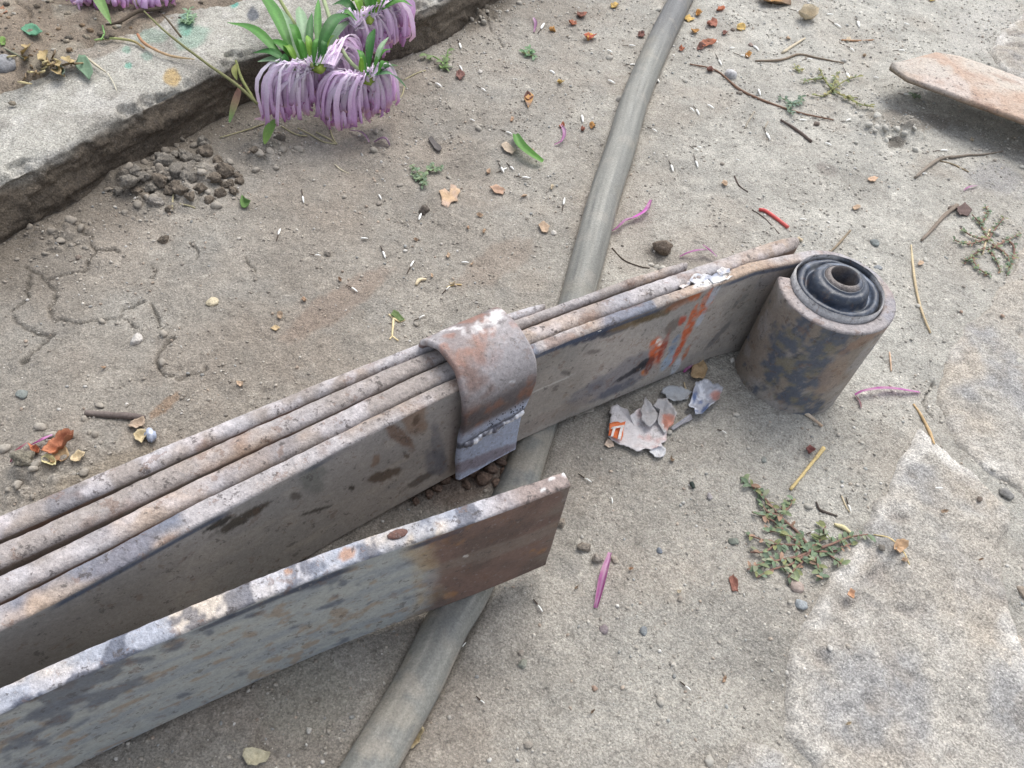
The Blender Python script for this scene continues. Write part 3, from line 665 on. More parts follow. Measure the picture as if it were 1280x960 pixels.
# the loose single leaf in front
single = thing('loose_spring_leaf', 'loose steel spring leaf on edge in front of the pack, red-brown rust at its end', 'steel bar', U(640, 720, 0))
zbs = lambda x: .0125*max(x, -50)/640.
A = bnd([(-190,979),(-60,920),(0,890),(110,842),(210,800),(340,746),(470,696),(600,650),(660,628),(712,606)], 560, zbs)
B = bnd([(-190,945),(-60,887),(0,858),(110,808),(210,766),(340,712),(440,674),(560,637),(640,611),(706,589)], 560, zbs)
ceS = steady((A+B)/2, 161); thS = np.clip(np.convolve(np.pad(np.linalg.norm((A-B)[:, :2], axis=1), 30, mode='edge'), np.ones(61)/61, 'valid'), .0062, .0086)
def paint_single(V, zone, lz, si):
    pk = PR(V); n = len(V)
    c = mixc(np.tile(lin(160, 162, 159), (n, 1)), lin(146, 150, 152), ss(-.2, .3, streak(V, 40, 180, 501)))
    c = mixc(c, lin(166, 166, 160), .6*ss(.05, .4, streak(V, 70, 240, 502)))
    c = mixc(c, lin(146, 124, 100), .6*ss(.14, .34, .5*streak(V, 90, 260, 503)+.6*fbm(V, 170, 4, 521)))
    c = mixc(c, lin(78, 84, 98), .68*ss(.12, .32, .40*streak(V, 26, 80, 504)+.55*fbm(V, 130, 4, 520)+.17*ss(330, 20, pk[:, 0])+.12*ss(.045, .07, lz)-.06))
    rg = np.full(n, .6)
    x = pk[:, 0]+18*fbm(pk, 1/30., 4, 505)
    rm = ss(515, 560, x)
    rc = mixc(np.tile(lin(112, 88, 78), (n, 1)), lin(92, 74, 66), ss(-.2, .3, fbm(V, 45, 4, 506)))
    rc = mixc(rc, lin(146, 104, 64), .7*ss(.1, .4, fbm(V, 90, 4, 507)+.45*ss(.056, .070, lz)*ss(660, 560, x)-.14))
    rc = mixc(rc, lin(120, 108, 98), .6*ss(.1, .4, streak(V, 20, 80, 508))); rc = mixc(rc, lin(112, 104, 96), .6*ss(690, 700, x))
    c = mixc(c, rc, rm*.96); c = mixc(c, lin(168, 140, 96), .5*ss(500, 525, x)*ss(560, 535, x)*ss(-.2, .2, fbm(V, 60, 3, 509)))
    c0 = np.c_[c, rg+.2*rm]
    e = zone == 1
    ec = mixc(np.tile(lin(180, 178, 182), (n, 1)), lin(196, 184, 170), ss(-.1, .3, fbm(V, 50, 4, 511)))
    ec = mixc(ec, lin(140, 148, 162), .6*ss(.0, .2, fbm(V, 60, 4, 512))); ec = mixc(ec, lin(58, 64, 80), .7*ss(.08, .26, fbm(V, 120, 4, 513)))
    ec = mixc(ec, lin(168, 128, 100), .8*(blob(pk, 434, 692, 12, 8, 20, 5)+blob(pk, 360, 715, 6, 4, 0, 5))); ec = mixc(ec, lin(140, 122, 112), .85*ss(585, 660, pk[:, 0]+20*fbm(V, 60, 3, 514)))
    ec = mixc(ec, lin(232, 230, 228), .8*(blob(pk, 690, 598, 5, 2, 20, 5)+blob(pk, 706, 592, 5, 4, 0, 5)+blob(pk, 678, 612, 4, 2, 10, 4)))
    c0[e, :3] = ec[e]; c0[e, 3] = .55
    c0[:, :3] = mixc(c0[:, :3], lin(52, 60, 78), (zone <= 1)*.85*ss(.0028, .0008, np.abs(lz-(W-.0036)))*ss(-.2, .1, fbm(V, 24, 3, 515))*ss(620, 520, pk[:, 0]))
    c0[:, :3] = mixc(c0[:, :3], lin(70, 44, 34), .9*(blob(pk, 497, 668, 10, 4.5, 15, 5, ragged=.1)*(zone == 1)))
    c0[:, :3] = mixc(c0[:, :3], lin(210, 206, 200), .8*(blob(pk, 582, 695, 4, 1.5, 10, 5)*(zone == 0)))
    return c0
zS = np.array([zbs(x) for x in PR(ceS)[:, 0]])
sl = leaf_mesh('steel_body', ceS, thS, zS, single, paint_single, rnd_top=.0014)
# flattened rivet scar on the top edge
pc = U(497, 668, W+zbs(497)); tv = (ceS[400]-ceS[360])[:2]; tv /= np.linalg.norm(tv); nv_ = np.array([-tv[1], tv[0]])
iv, jf = ico(2); V = iv*np.array([.0042, .0020, .0007]); V = np.c_[V[:, :1]*tv+V[:, 1:2]*nv_, V[:, 2]]+np.array([pc[0], pc[1], W+zbs(497)+.0003])
part('rivet', V, jf, np.r_[lin(104, 76, 68), .7], M_EDGE, single)

# hose
def hose():
    P = HOSE_S; KH = 48; V, Fq, tt = tube_vf(P, [.0122, .0120, .0120, .0120, .0115, .0108, .0105, .0105], KH, 3)
    V[:, 2] = V[:, 2]
    th_ = np.tile(np.arange(KH)/KH*2*np.pi, len(P)); s = np.repeat(np.r_[0, np.cumsum(np.linalg.norm(np.diff(P, axis=0), axis=1))], KH)
    q = np.stack([np.cos(th_)*3, np.sin(th_)*3, s*8], 1)
    c = mixc(np.tile(lin(122, 122, 117), (len(V), 1)), lin(138, 137, 130), ss(-.3, .3, fbm(q, 1, 3, 601)))
    q2 = np.stack([np.cos(th_)*9, np.sin(th_)*9, s*10], 1)
    c = mixc(c, lin(150, 143, 132), .8*ss(-.15, .5, -np.sin(th_)*1.0-.1+.6*fbm(V, 70, 3, 608))*0+.0)
    dn = V[:, 2]-np.repeat(P[:, 2], KH); c = mixc(c, lin(158, 149, 136), .85*ss(.004, -.002, dn+.006*fbm(V, 60, 3, 609))); c = mixc(c, lin(96, 97, 100), .7*ss(.30, .16, s))
    c = mixc(c, lin(136, 130, 114), .3*ss(.1, .4, fbm(V, 30, 3, 603)))
    bump = .0004*fbm(q, 2, 2, 605); 
    q4 = np.stack([np.cos(th_)*40, np.sin(th_)*40, s*30], 1); c = c*(1+.22*vn(q4, 1, 611))[:, None]; sv = s.max()-s
    c = mixc(c, lin(92, 96, 98), .40*ss(.34, .20, sv)*ss(-.3, .4, fbm(V, 70, 3, 612))); c = mixc(c, lin(160, 152, 138), .5*ss(.05, .3, fbm(np.stack([V[:, 0]*.6, V[:, 1]*2.2, V[:, 2]], 1), 60, 3, 613))*ss(.2, .12, np.abs(sv-.12)))
    q3 = np.stack([np.cos(th_)*22, np.sin(th_)*22, s*60], 1); c = c*(1+.14*fbm(q3, 1, 3, 606))[:, None]
    c = mixc(c, lin(156, 150, 140), .3*ss(.1, .4, fbm(V, 90, 4, 607)))
    return tag(raw('rubber_hose', V, Fq, np.c_[c, np.full(len(V), .6)], M_HOSE), 'weathered grey rubber hose running under both steel pieces across the soil', 'hose')
hose()

# rusty plate at the top right
def plate():
    # outline on its upper face, raised above the soil at the near edge
    far_ = UU([(1114,80,.026),(1170,65,.025),(1200,70,.024),(1280,98,.020),(1360,130,.018)])
    nearp = UU([(1114,82,.026),(1135,97,.027),(1160,106,.028),(1200,121,.029),(1280,150,.030),(1360,180,.030)])
    n = 90; m = 22
    def lin_(p):
        s_ = np.r_[0, np.cumsum(np.linalg.norm(np.diff(p, axis=0), axis=1))]; u_ = np.linspace(0, s_[-1], n); return np.stack([np.interp(u_, s_, p[:, k]) for k in range(3)], 1)
    A_, B_ = lin_(far_), lin_(nearp)
    t_ = np.linspace(0, 1, m)[None, :, None]; Vt = A_[:, None]*(1-t_)+B_[:, None]*t_
    Vt[:, :, 2] += .0025*np.sin(np.linspace(0, 1, m)*np.pi)[None]
    Vb = Vt.copy(); Vb[:, :, 2] -= .0042
    V = np.concatenate([Vt, Vb[:, ::-1]], 1); k = V.shape[1]; V = V.reshape(-1, 3)
    V[:, 2] += .0004*fbm(V, 60, 3, 701)
    top = np.tile(np.r_[np.ones(m), np.zeros(m)], n)
    c = mixc(np.tile(lin(182, 172, 160), (len(V), 1)), lin(172, 148, 130), ss(-.3, .15, fbm(V, 18, 4, 702)))
    c = mixc(c, lin(190, 180, 172), .7*ss(.05, .4, fbm(V, 30, 4, 703))); c = mixc(c, lin(140, 108, 90), .5*ss(.2, .5, fbm(V, 50, 4, 704)))
    pk = PR(V); c = mixc(c, lin(178, 170, 160), .8*blob(pk, 1150, 82, 45, 12, -12, 6)); c = mixc(c, lin(112, 100, 84), .8*(1-top))
    root = thing('rusty_steel_plate', 'rusty brown flat steel bar end lying at the upper right, propped clear of the soil', 'steel plate', U(1200, 120, 0))
    part('plate', V, [tuple(f) for f in gridf(n, k, True)]+[tuple(range(k)), tuple(range((n-1)*k, n*k))[::-1]], np.c_[c, np.full(len(V), .75)], M_EDGE, root)
plate()
#%%DETAILS
# ------------------------------------------------------------------ small builders
def flake(name, px, c, label=None, cat=None, group=None, m=None, lift=.0008, curl=.002, on=GP, parent=None, rings=5, c2=None, seed=0, vein=None, thick=.0005, cfun=None, rough=.8, dens=4):
    """a thin leaf, chip or scrap of paper with its own outline (photograph position), curled edges and a little thickness"""
    B = np.array([on(x, y, lift) if on is GP else on(x, y, lift) for x, y in px])
    Q = np.vstack([B, B[:1]]); out = []
    for a, b in zip(Q[:-1], Q[1:]):
        for t in np.linspace(0, 1, dens, endpoint=False): out.append(a+(b-a)*t)
    B = np.array(out); nB = len(B); cn = B.mean(0); size = np.linalg.norm(B-cn, axis=1).max()
    B[:, :2] += (cn-B)[:, :2]*((.34 if m is M_PAPER else .22)*fbm(B, 3.2/size, 4, seed+3))[:, None]
    V = []; rr = np.linspace(0, 1, rings+1)[1:]
    V.append(cn[None])
    for r in rr: V.append(cn+(B-cn)*r)
    V = np.vstack(V); rad = np.r_[0, np.repeat(rr, nB)]
    V[:, 2] = V[:, 2]*.5+cn[2]*.5+curl*(rad**2*(.55+.8*fbm(V, 1.1/size, 2, seed))+.45*fbm(V, 3.0/size, 3, seed+1))
    V2 = V.copy(); V2[:, 2] -= thick; n = len(V)
    F_ = []
    for off, fl in ((0, 1), (n, -1)):
        for j in range(nB): F_.append((off, off+1+j, off+1+(j+1) % nB)[::fl])
        for i in range(rings-1):
            for j in range(nB):
                a = off+1+i*nB+j; b = off+1+i*nB+(j+1) % nB; F_.append((a, a+nB, b+nB, b)[::fl])
    o0 = 1+(rings-1)*nB
    for j in range(nB): F_.append((o0+j, o0+(j+1) % nB, n+o0+(j+1) % nB, n+o0+j)[::-1])
    A_ = np.vstack([V, V2]); cc = np.tile(np.asarray(c), (len(A_), 1))
    if c2 is not None: cc = mixc(cc, c2, ss(-.15, .3, fbm(A_, 1.6/size, 3, seed+5)))
    if m is None: cc = mixc(cc, lin(160, 150, 138), .28); cc = cc*(1+.3*fbm(A_, 2.2/size, 3, seed+9))[:, None]
    if cfun: cc = cfun(A_, cc)
    cc = np.c_[cc, np.full(len(A_), rough)]
    m = m or M_BIT
    o = part(name, A_, F_, cc, m, parent) if parent else raw(name, A_, F_, cc, m)
    return tag(o, label, cat, group)
def ribbon_vf(pts, wmax, fold=.25, n=12, wprof=None, roll=None, cross=4, side=None):
    P = smooth(pts, n); T = np.gradient(P, axis=0); T /= np.linalg.norm(T, axis=1)[:, None]+1e-12
    ref = np.array([0, 0, 1.]) if side is None else None
    Sd = np.cross(T, ref) if side is None else np.tile(side, (n, 1)); Sd -= T*(Sd*T).sum(1)[:, None]
    Sd /= np.linalg.norm(Sd, axis=1)[:, None]+1e-9; Nn = np.cross(Sd, T)
    if roll is not None:
        a = np.broadcast_to(roll, (n,))[:, None]; Sd, Nn = Sd*np.cos(a)+Nn*np.sin(a), Nn*np.cos(a)-Sd*np.sin(a)
    u = np.linspace(0, 1, n); wp = wprof(u) if wprof else np.sin(np.pi*np.clip(u*.9+.06, 0, 1))**.8
    tt = np.linspace(-1, 1, cross+1)
    V = P[:, None]+Sd[:, None]*(tt[None, :, None]*wmax/2*wp[:, None, None])+Nn[:, None]*(fold*np.abs(tt)[None, :, None]**1.5*wmax/2*wp[:, None, None])
    return V.reshape(-1, 3), gridf(n, cross+1), np.repeat(u, cross+1), np.tile(tt, n)
def blade(name, pts, wpx_m, c0, c1, m, parent=None, label=None, cat=None, group=None, fold=.3, rough=.6, mid=None, roll=None, n=12, wprof=None, tipc=None, seed=0, cross=4, side=None):
    V, Fq, u, t = ribbon_vf(pts, wpx_m, fold, n, wprof, roll, cross, side)
    c = mixc(np.tile(np.asarray(c0), (len(V), 1)), c1, u**2); 
    if mid is not None: c = mixc(c, mid, .6*ss(.45, .1, np.abs(t)))
    if tipc is not None: c = mixc(c, tipc, ss(.8, .98, u)*.8)
    c = c*(1+.18*fbm(V, 160, 3, seed))[:, None]
    if name == 'fallen_petal': c = c*(1+.5*fbm(np.stack([u*6, t*3+seed], 1), 1, 3, int(abs(V[0, 0])*9999)))[:, None]; c = mixc(c, lin(196, 170, 176), .4*ss(.1, .3, fbm(V, 300, 2, 5)))
    c = np.c_[c, np.full(len(V), rough)]
    o = part(name, V, Fq, c, m, parent) if parent else raw(name, V, Fq, c, m)
    return tag(o, label, cat, group)
def twig(name, pts, r, c, label=None, cat=None, group=None, m=None, parent=None, on=GP, c2=None, k=7, rough=.25, lift=None, n=None, ro=.85):
    rm = float(np.max(r)); lift = rm*.8 if lift is None else lift
    P = np.array([on(p[0], p[1], (p[2] if len(p) > 2 else lift)) for p in pts])
    V, Fq, tt = tube_vf(P, r, k, int(pts[0][0]), rm*rough, n or max(8, 5*len(pts)))
    cc = np.tile(np.asarray(c), (len(V), 1))
    if c2 is not None: cc = mixc(cc, c2, tt)
    cc = cc*(1+.25*fbm(V, 250, 3, 5))[:, None]; cc = np.c_[cc, np.full(len(V), ro)]
    o = part(name, V, Fq, cc, m or M_BIT, parent) if parent else raw(name, V, Fq, cc, m or M_BIT)
    return tag(o, label, cat, group)
def rock_v(sub, rx, ry, rz, seed, facet=.35, fr=1.6):
    v, f = ico(sub); off = np.array([seed*3.7 % 91, seed*1.9 % 57, seed*.77 % 33])
    r = 1+facet*fbm(v+off, fr, 3, seed)+.10*fbm(v+off, fr*4, 2, seed+1)
    v = v*r[:, None]
    for d in np.random.RandomState(seed).normal(size=(5, 3)):
        d /= np.linalg.norm(d); h = v @ d; v = v-np.maximum(h-.72, 0)[:, None]*d*.85
    return v*np.array([rx, ry, rz]), f
LM = [(660,187,'the green curled leaf'),(562,243,'the tan lobed leaf'),(530,215,'the feathery seedling'),(545,178,'the charcoal chip'),(410,130,'the drooping flowers'),(307,253,'the crumpled green scrap'),
 (171,425,'the whitish pebble'),(265,378,'the cream chip'),(28,493,'the blue-grey pebble at the left'),(145,518,'the thick twig'),(188,548,'the foil ball'),(75,560,'the orange curled leaf'),(493,410,'the forked dry root'),
 (590,395,'the top of the clamp'),(790,275,'the twisted magenta petal'),(827,313,'the knobbly clod'),(872,315,'the petal behind the short leaf'),(967,272,'the red wire'),(995,292,'the tip of the second leaf'),(995,163,'the short dark twig'),
 (1045,110,'the largest green tuft'),(912,96,'the white lump'),(735,48,'the red and yellow scrap'),(862,24,'the top of the hose'),(775,180,'the upper stretch of hose'),(745,290,'the hose behind the pack'),(1170,80,'the rusty plate'),(1010,22,'the cream curled leaf'),
 (1174,278,'the slanting twig'),(1200,200,'the bent stick'),(1230,300,'the right weed mat'),(1150,360,'the long curved straw'),(1050,400,'the bushing'),(970,460,'the eye'),(1110,490,'the long magenta petal'),(1010,585,'the yellow straw'),
 (800,540,'the torn wrapper'),(880,500,'the blue foil scrap'),(960,660,'the knotweed mat'),(995,733,'the pinkish stone'),(915,730,'the red bud scale'),(917,677,'the dark green pebble'),(753,725,'the upright magenta petal'),(824,689,'the slate-blue pebble'),
 (804,789,'the low blue-grey pebble'),(653,830,'the green-grey pebble'),(710,620,'the cut rusty end'),(518,920,'the pale yellow leaf'),(320,947,'the leaf at the bottom edge'),(1150,700,'the pale concrete'),(1258,618,'the pebble in the concrete'),(555,605,'the gap under the clamp'),
 (662,66,'the two-leaved seedling'),(555,75,'the thin-leaved seedling'),(700,165,'the small mauve petal'),(660,124,'the brown bud scrap'),(600,10,'the far end of the kerb'),(150,222,'the left end of the clod heap'),(205,300,'the lone crumb below the clod heap'),(258,180,'the clod highest up the heap'),(235,252,'the wiry stems on the heap'),(200,190,'the kerb wall behind the heap'),(60,352,'the network of cracks'),(225,478,'the rust-brown stain'),(600,790,'the lower stretch of hose')]
_used = set()
def place(kind, x, y):
    """a label naming the nearest thing one can find"""
    L = sorted(LM, key=lambda l: math.hypot(l[0]-x, l[1]-y)); c = []
    for lx, ly, nm in L[:4]:
        dx, dy = x-lx, y-ly; d = math.hypot(dx, dy); ang = math.degrees(math.atan2(-dy, dx)) % 360
        w_ = ['right of', 'up and right of', 'above', 'up and left of', 'left of', 'down and left of', 'below', 'down and right of'][int((ang+22.5)//45) % 8]
        c.append('%s %s%s %s' % (kind, 'just ' if d < 28 else ('some way ' if d > 75 else ''), w_, nm))
    a, b = L[0][2], L[1][2]; c += ['%s lowest before %s' % (kind, a), '%s second nearest %s' % (kind, a), '%s third nearest %s' % (kind, a), '%s fourth nearest %s' % (kind, a)] if 0 else []
    c += ['%s between %s and %s' % (kind, a, b), '%s between %s and %s' % (kind, a, L[2][2]), '%s midway from %s towards %s' % (kind, b, L[2][2])]
    for q in c:
        if q not in _used and len(q.split()) <= 16:
            _used.add(q); return q
    return min(c, key=len)
def stone(name, x, y, rpx, c, label, cat='stone', group=None, flat=.55, m=None, seed=None, sub=3, sink=.25, on=GP, c2=None, asp=.8, rot=None, facet=.35):
    seed = int(x*7+y) if seed is None else seed; p = on(x, y, 0.0)
    sc = np.linalg.norm(p-np.array([0, 0, H]))/F_PX; r = rpx*sc
    v, f = rock_v(sub, r, r*asp, r*flat, seed, facet); a = rnd.uniform(0, 6.28) if rot is None else rot
    v = np.c_[v[:, 0]*math.cos(a)-v[:, 1]*math.sin(a), v[:, 0]*math.sin(a)+v[:, 1]*math.cos(a), v[:, 2]]+p+np.array([0, 0, r*flat*(1-2*sink)])
    cc = np.tile(np.asarray(c), (len(v), 1)); cc = mixc(cc, c2 if c2 is not None else np.asarray(c)*.7, .7*ss(-.1, .35, fbm(v, 1.3/r, 3, seed)))
    if m is M_SOIL:
        v = v+(v-p)*(.16*fbm(v, 2.6/r, 3, seed+2)+.10*fbm(v, 7/r, 2, seed+3))[:, None]; cc = cc*(1+.2*fbm(v, 3/r, 3, seed))[:, None]
    return tag(raw(name, v, f, np.c_[cc, np.full(len(v), .85)], m or M_STONE, sm=not (m is M_SOIL or m is M_PAPER)), label, cat, group)

# ------------------------------------------------------------------ grit and crumbs: nobody could count them
def grit(name, npts, dens, rng, sub, colf, zf, sink, seed, m, facet=.35):
    r_ = np.random.RandomState(seed); base, f = ico(sub); nv = len(base)
    cand = np.stack([r_.uniform(-.44, .52, npts*6), r_.uniform(.02, 1.0, npts*6)], 1)
    keep = r_.rand(len(cand)) < dens(cand); P = cand[keep][:npts]
    px = PR(np.c_[P, np.zeros(len(P))]); ok = (px[:, 0] > -40) & (px[:, 0] < 1320) & (px[:, 1] > -40) & (px[:, 1] < 1000); P = P[ok]
    k = len(P); dist = np.linalg.norm(np.c_[P, np.full(k, H)], axis=1)
    rad = (rng[0]+(rng[1]-rng[0])*r_.rand(k)**3)*(.75+.5*dist/.6)
    z = zf(P)
    A = r_.normal(size=(k, 3, 3)); Qm, _ = np.linalg.qr(A)
    sc = np.stack([np.ones(k), r_.uniform(.6, 1, k), r_.uniform(.45, .9, k)], 1)
    var = np.array([rock_v(sub, 1, 1, 1, s, facet)[0] for s in range(8)])[r_.randint(0, 8, k)]
    V = np.einsum('kij,kvj->kvi', Qm, var*sc[:, None])*rad[:, None, None]
    V[:, :, 2] *= .75
    V += np.stack([P[:, 0], P[:, 1], z+rad*(.5-sink)], 1)[:, None]
    Fc = (f[None]+(np.arange(k)*nv)[:, None, None]).reshape(-1, 3)
    c = np.repeat(colf(P, r_), nv, 0)
    o = raw(name, V.reshape(-1, 3), Fc, np.c_[c, np.full(len(c), .9)], m, sm=False, loc=(0, 0, 0))
    return tag(o, None, None, kind='stuff')
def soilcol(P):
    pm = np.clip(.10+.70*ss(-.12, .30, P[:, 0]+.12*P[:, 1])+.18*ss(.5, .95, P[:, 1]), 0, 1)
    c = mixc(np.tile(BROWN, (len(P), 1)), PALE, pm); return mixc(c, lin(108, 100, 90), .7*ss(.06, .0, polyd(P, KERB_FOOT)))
def infront(P):      # not under the kerb
    d = sdist(P, np.vstack([KERB_FOOT, [[-2, 3], [-3, 0]]])); return d < -.004
def gcol(P, r_):
    c = soilcol(P); k = len(P); t = r_.rand(k)
    pal = np.array([lin(214, 208, 198), lin(128, 122, 115), lin(228, 226, 222), lin(140, 148, 152), lin(178, 154, 134), lin(176, 168, 156), lin(142, 132, 122)])*1.15
    q = pal[r_.choice(7, k, p=[.16, .15, .07, .08, .10, .24, .20])]
    return np.clip(c*.62+q*.38, 0, 1)*(r_.uniform(.8, 1.15, k)[:, None])
offhose = lambda P: polyd(P, HOSE_S[::16, :2]) > .0125
grit('grit', 24000, lambda P: (infront(P) & offhose(P))*(.25+.75*ss(-.2, .35, fbm(P, 25, 3, 801))), (.00035, .0013), 1, gcol, hz1, .30, 5, M_GRIT)
CL = [(MW[i][0], MW[i][1]) for i in list(range(9))+[10, 11, 12, 14, 16, 18, 19, 20]]
def clumps(P):
    v = np.zeros(len(P))
    for c, r in CL: v = np.maximum(v, np.exp(-((P-c)**2).sum(1)/(r*r)*.9))
    kf = np.exp(-(polyd(P, KERB_FOOT)/.016)**2)*.55
    return (infront(P) & offhose(P))*(np.maximum(v, kf)+.028*ss(.0, .3, fbm(P, 18, 3, 805)))
ccol = lambda P, r_: soilcol(P)*r_.uniform(.95, 1.25, len(P))[:, None]
grit('soil_crumbs', 4200, clumps, (.0008, .0036), 2, ccol, hz1, .32, 6, M_GRIT, facet=.5)
# crumbs and litter on the flower bed
def bedgrit():
    r_ = np.random.RandomState(9); base, f = ico(1); Vs, Fs, Cs = [], [], []; n0 = 0
    for i in range(900):
        x, y = r_.uniform(-30, 330), r_.uniform(-40, 190)
        if y > 118-.5*x+r_.normal(0, 14): continue
        p = U(x, y, KZ+.002); rr = .0005+.0028*r_.rand()**3
        Vs.append(rock_v(1, rr, rr*.8, rr*.6, i % 40)[0]+p+np.array([0, 0, float(bedz(p[None, :2])[0])-KZ-.002+.0002])); Fs.append(f+n0); n0 += len(base)
        Cs.append(np.tile(lin(*[(150,140,124),(118,108,96),(184,178,166),(98,92,84),(140,120,98)][r_.randint(5)]), (len(base), 1)))
    tag(raw('soil_crumbs', np.vstack(Vs), np.vstack(Fs), np.c_[np.vstack(Cs), np.full(n0, .9)], M_SOIL, sm=False, loc=(0, 0, 0)), None, None, kind='stuff')
bedgrit()
# ------------------------------------------------------------------ clods one can pick out
GK = lin(132, 126, 117)
for x, y, r, cc in [(163,228,9,0),(172,240,6,1),(196,255,8,3),(170,214,7,0),(246,200,6,0),(234,214,8,0),(200,226,9,1),(182,246,6,1),(238,246,6,1),(272,204,7,1),(296,220,5,1),(220,196,7,0),(150,240,6,0),(178,222,8,0),(205,208,13,0),(222,215,12,0),(238,222,11,0),(190,236,7,0),(232,196,9,0),(258,192,10,1),(281,215,11,1),(268,224,7,1),
    (250,236,7,1),(286,232,7,1),(276,243,7,1),(262,250,6,1),(292,240,6,1),(213,240,7,1),(226,240,8,1),(240,208,7,0),(218,232,6,1),(300,228,6,1),(254,180,8,0),(212,262,5,1),(205,300,6,1),(318,188,5,1)]:
    stone('soil_clod', x, y, r*1.08, [GK, lin(124, 114, 102), GK, lin(150, 144, 136)][cc], place(['small', 'middling', 'large'][(r > 6)+(r > 9)]+(' pale' if cc == 3 else ' dark')+' soil clod', x, y), 'clod', 'soil clods at the foot of the kerb', flat=.8, sink=.42, sub=4, m=M_SOIL, facet=.55)
for x, y, r in [(556,600,10),(572,596,9),(588,590,10),(603,600,11),(598,580,8),(614,588,9),(624,578,8),(612,570,8),(630,592,7),(548,612,7),(582,606,7),(536,618,7),(520,628,6),(620,604,7)]:
    stone('soil_clod', x, y, r, lin(122, 104, 92), place(['small', 'middling', 'large'][(r > 7)+(r > 9)]+' brown clod behind the loose leaf,', x, y), 'clod', 'soil clods beneath the clamp', flat=.75, m=M_SOIL, facet=.6)
for x, y, r, c, lab in [(827,313,13,(124,112,100),'knobbly brown clod with a dark hollow, behind the tip of the short leaf'),(30,576,12,(140,134,120),'rounded earth clod beside the orange curled leaf'),
    (728,392,7,(132,120,110),'small clod between hose and the rear spring leaf'),(530,265,8,(112,104,96),'dark clod on the soil just left of the tan maple leaf'),(350,175,6,(120,112,104),'small clod among the wiry stems under the flowers'),
    (730,685,8,(150,140,128),'pale round clod to the right of the cut rusty end'),(745,700,7,(158,150,140),'flattened pale clod touching the round one near the cut rusty end'),
    (700,655,7,(146,136,124),'little clod close to the corner of the cut rusty end'),(410,318,5,(150,142,132),'smooth earth lump on the bare soil midway to the clamp')]:
    stone('soil_clod', x, y, r, lin(*c), lab, 'clod', flat=.75, m=M_SOIL, facet=.6)
# ------------------------------------------------------------------ single stones and chips
for x, y, r, c, lab, fl in [(171,425,9,(196,192,186),'whitish round pebble on the cracked soil',.5),(265,378,9,(205,192,160),'cream coloured chip of stone on bare soil',.3),
    (28,493,8,(118,130,128),'blue-grey flat pebble at the left edge',.3),(653,830,7,(128,134,122),'green-grey pebble right of the hose near the bottom',.5),(651,817,5,(142,134,124),'small brown pebble just above the green-grey one',.5),
    (917,677,7,(98,112,102),'round dark green pebble left of the knotweed mat',.5),(824,689,5,(92,108,124),'small slate-blue pebble right of the pale clods',.5),(804,789,7,(104,116,124),'blue-grey pebble low in the middle of the soil',.4),
    (755,787,7,(132,120,126),'mauve-grey pebble under the upright magenta petal',.5),(995,733,12,(176,158,148),'pinkish flat stone under the knotweed mat',.35),(1001,756,9,(142,152,158),'pale blue stone just below the pinkish one',.4),
    (1258,618,8,(116,118,118),'dark grey pebble set in the concrete at the right edge',.6),(692,292,5,(208,204,196),'tiny white pebble left of the hose',.6),(887,621,5,(150,146,150),'small grey pebble between foil scraps and knotweed',.5),
    (955,575,5,(126,134,130),'grey-green pebble under the bushing',.4),(1093,305,7,(112,124,126),'blue-green dull chip above the bushing',.4),(1097,335,6,(130,138,144),'pale blue-grey speck of glass by the straw',.3),
    (912,96,9,(200,200,202),'white crumbly lump on the soil near the long twig',.7),(924,117,4,(120,112,104),'dark pebble beneath the white lump',.6),(1020,530,5,(150,148,140),'grey pebble below the white splinter',.4),
    (938,57,4,(140,118,110),'reddish pebble between leaf litter and twigs',.5),(600,90,4,(205,200,192),'tiny pale pebble near the top between kerb and hose',.5),(1102,685,5,(96,92,84),'dark pebble on the pale concrete',.5),
    (768,700,6,(156,146,132),'tan pebble beside the upright magenta petal',.5),(660,932,6,(140,134,124),'brown pebble at the bottom right of the hose',.5),(1280,742,9,(150,136,120),'brown stone chip at the right edge',.5),(1060,808,4,(176,168,156),'pale pebble near the left rim of the concrete',.5)]:
    stone('pebble', x, y, r*.9, mixc(lin(*c), lin(158, 150, 140), .3), lab, 'pebble', flat=fl, facet=.45, sink=.35)
for i in range(45):
    x, y = rnd.uniform(20, 1260), rnd.uniform(20, 950)
    p = U(x, y)
    if not infront(p[None, :2])[0] or polyd(p[None, :2], HOSE_S[::16, :2])[0] < .02: continue
    if y > 640-.52*(x) and y < 1010-.5*x and x < 720: continue
    c = rnd.choice([(186,182,174), (150,142,132), (112,118,118), (160,138,122), (126,114,104), (204,200,192)])
    stone('pebble', x, y, rnd.uniform(2.2, 4.5), lin(*c), place('tiny pebble', x, y), 'pebble', 'tiny pebbles dotted over the soil', flat=.6, sub=2)
stone('stone_chip', 5, 88, 15, lin(140, 140, 142), 'grey angular stone at the left edge of the flower bed', 'stone', flat=.6, on=KP, facet=.5)

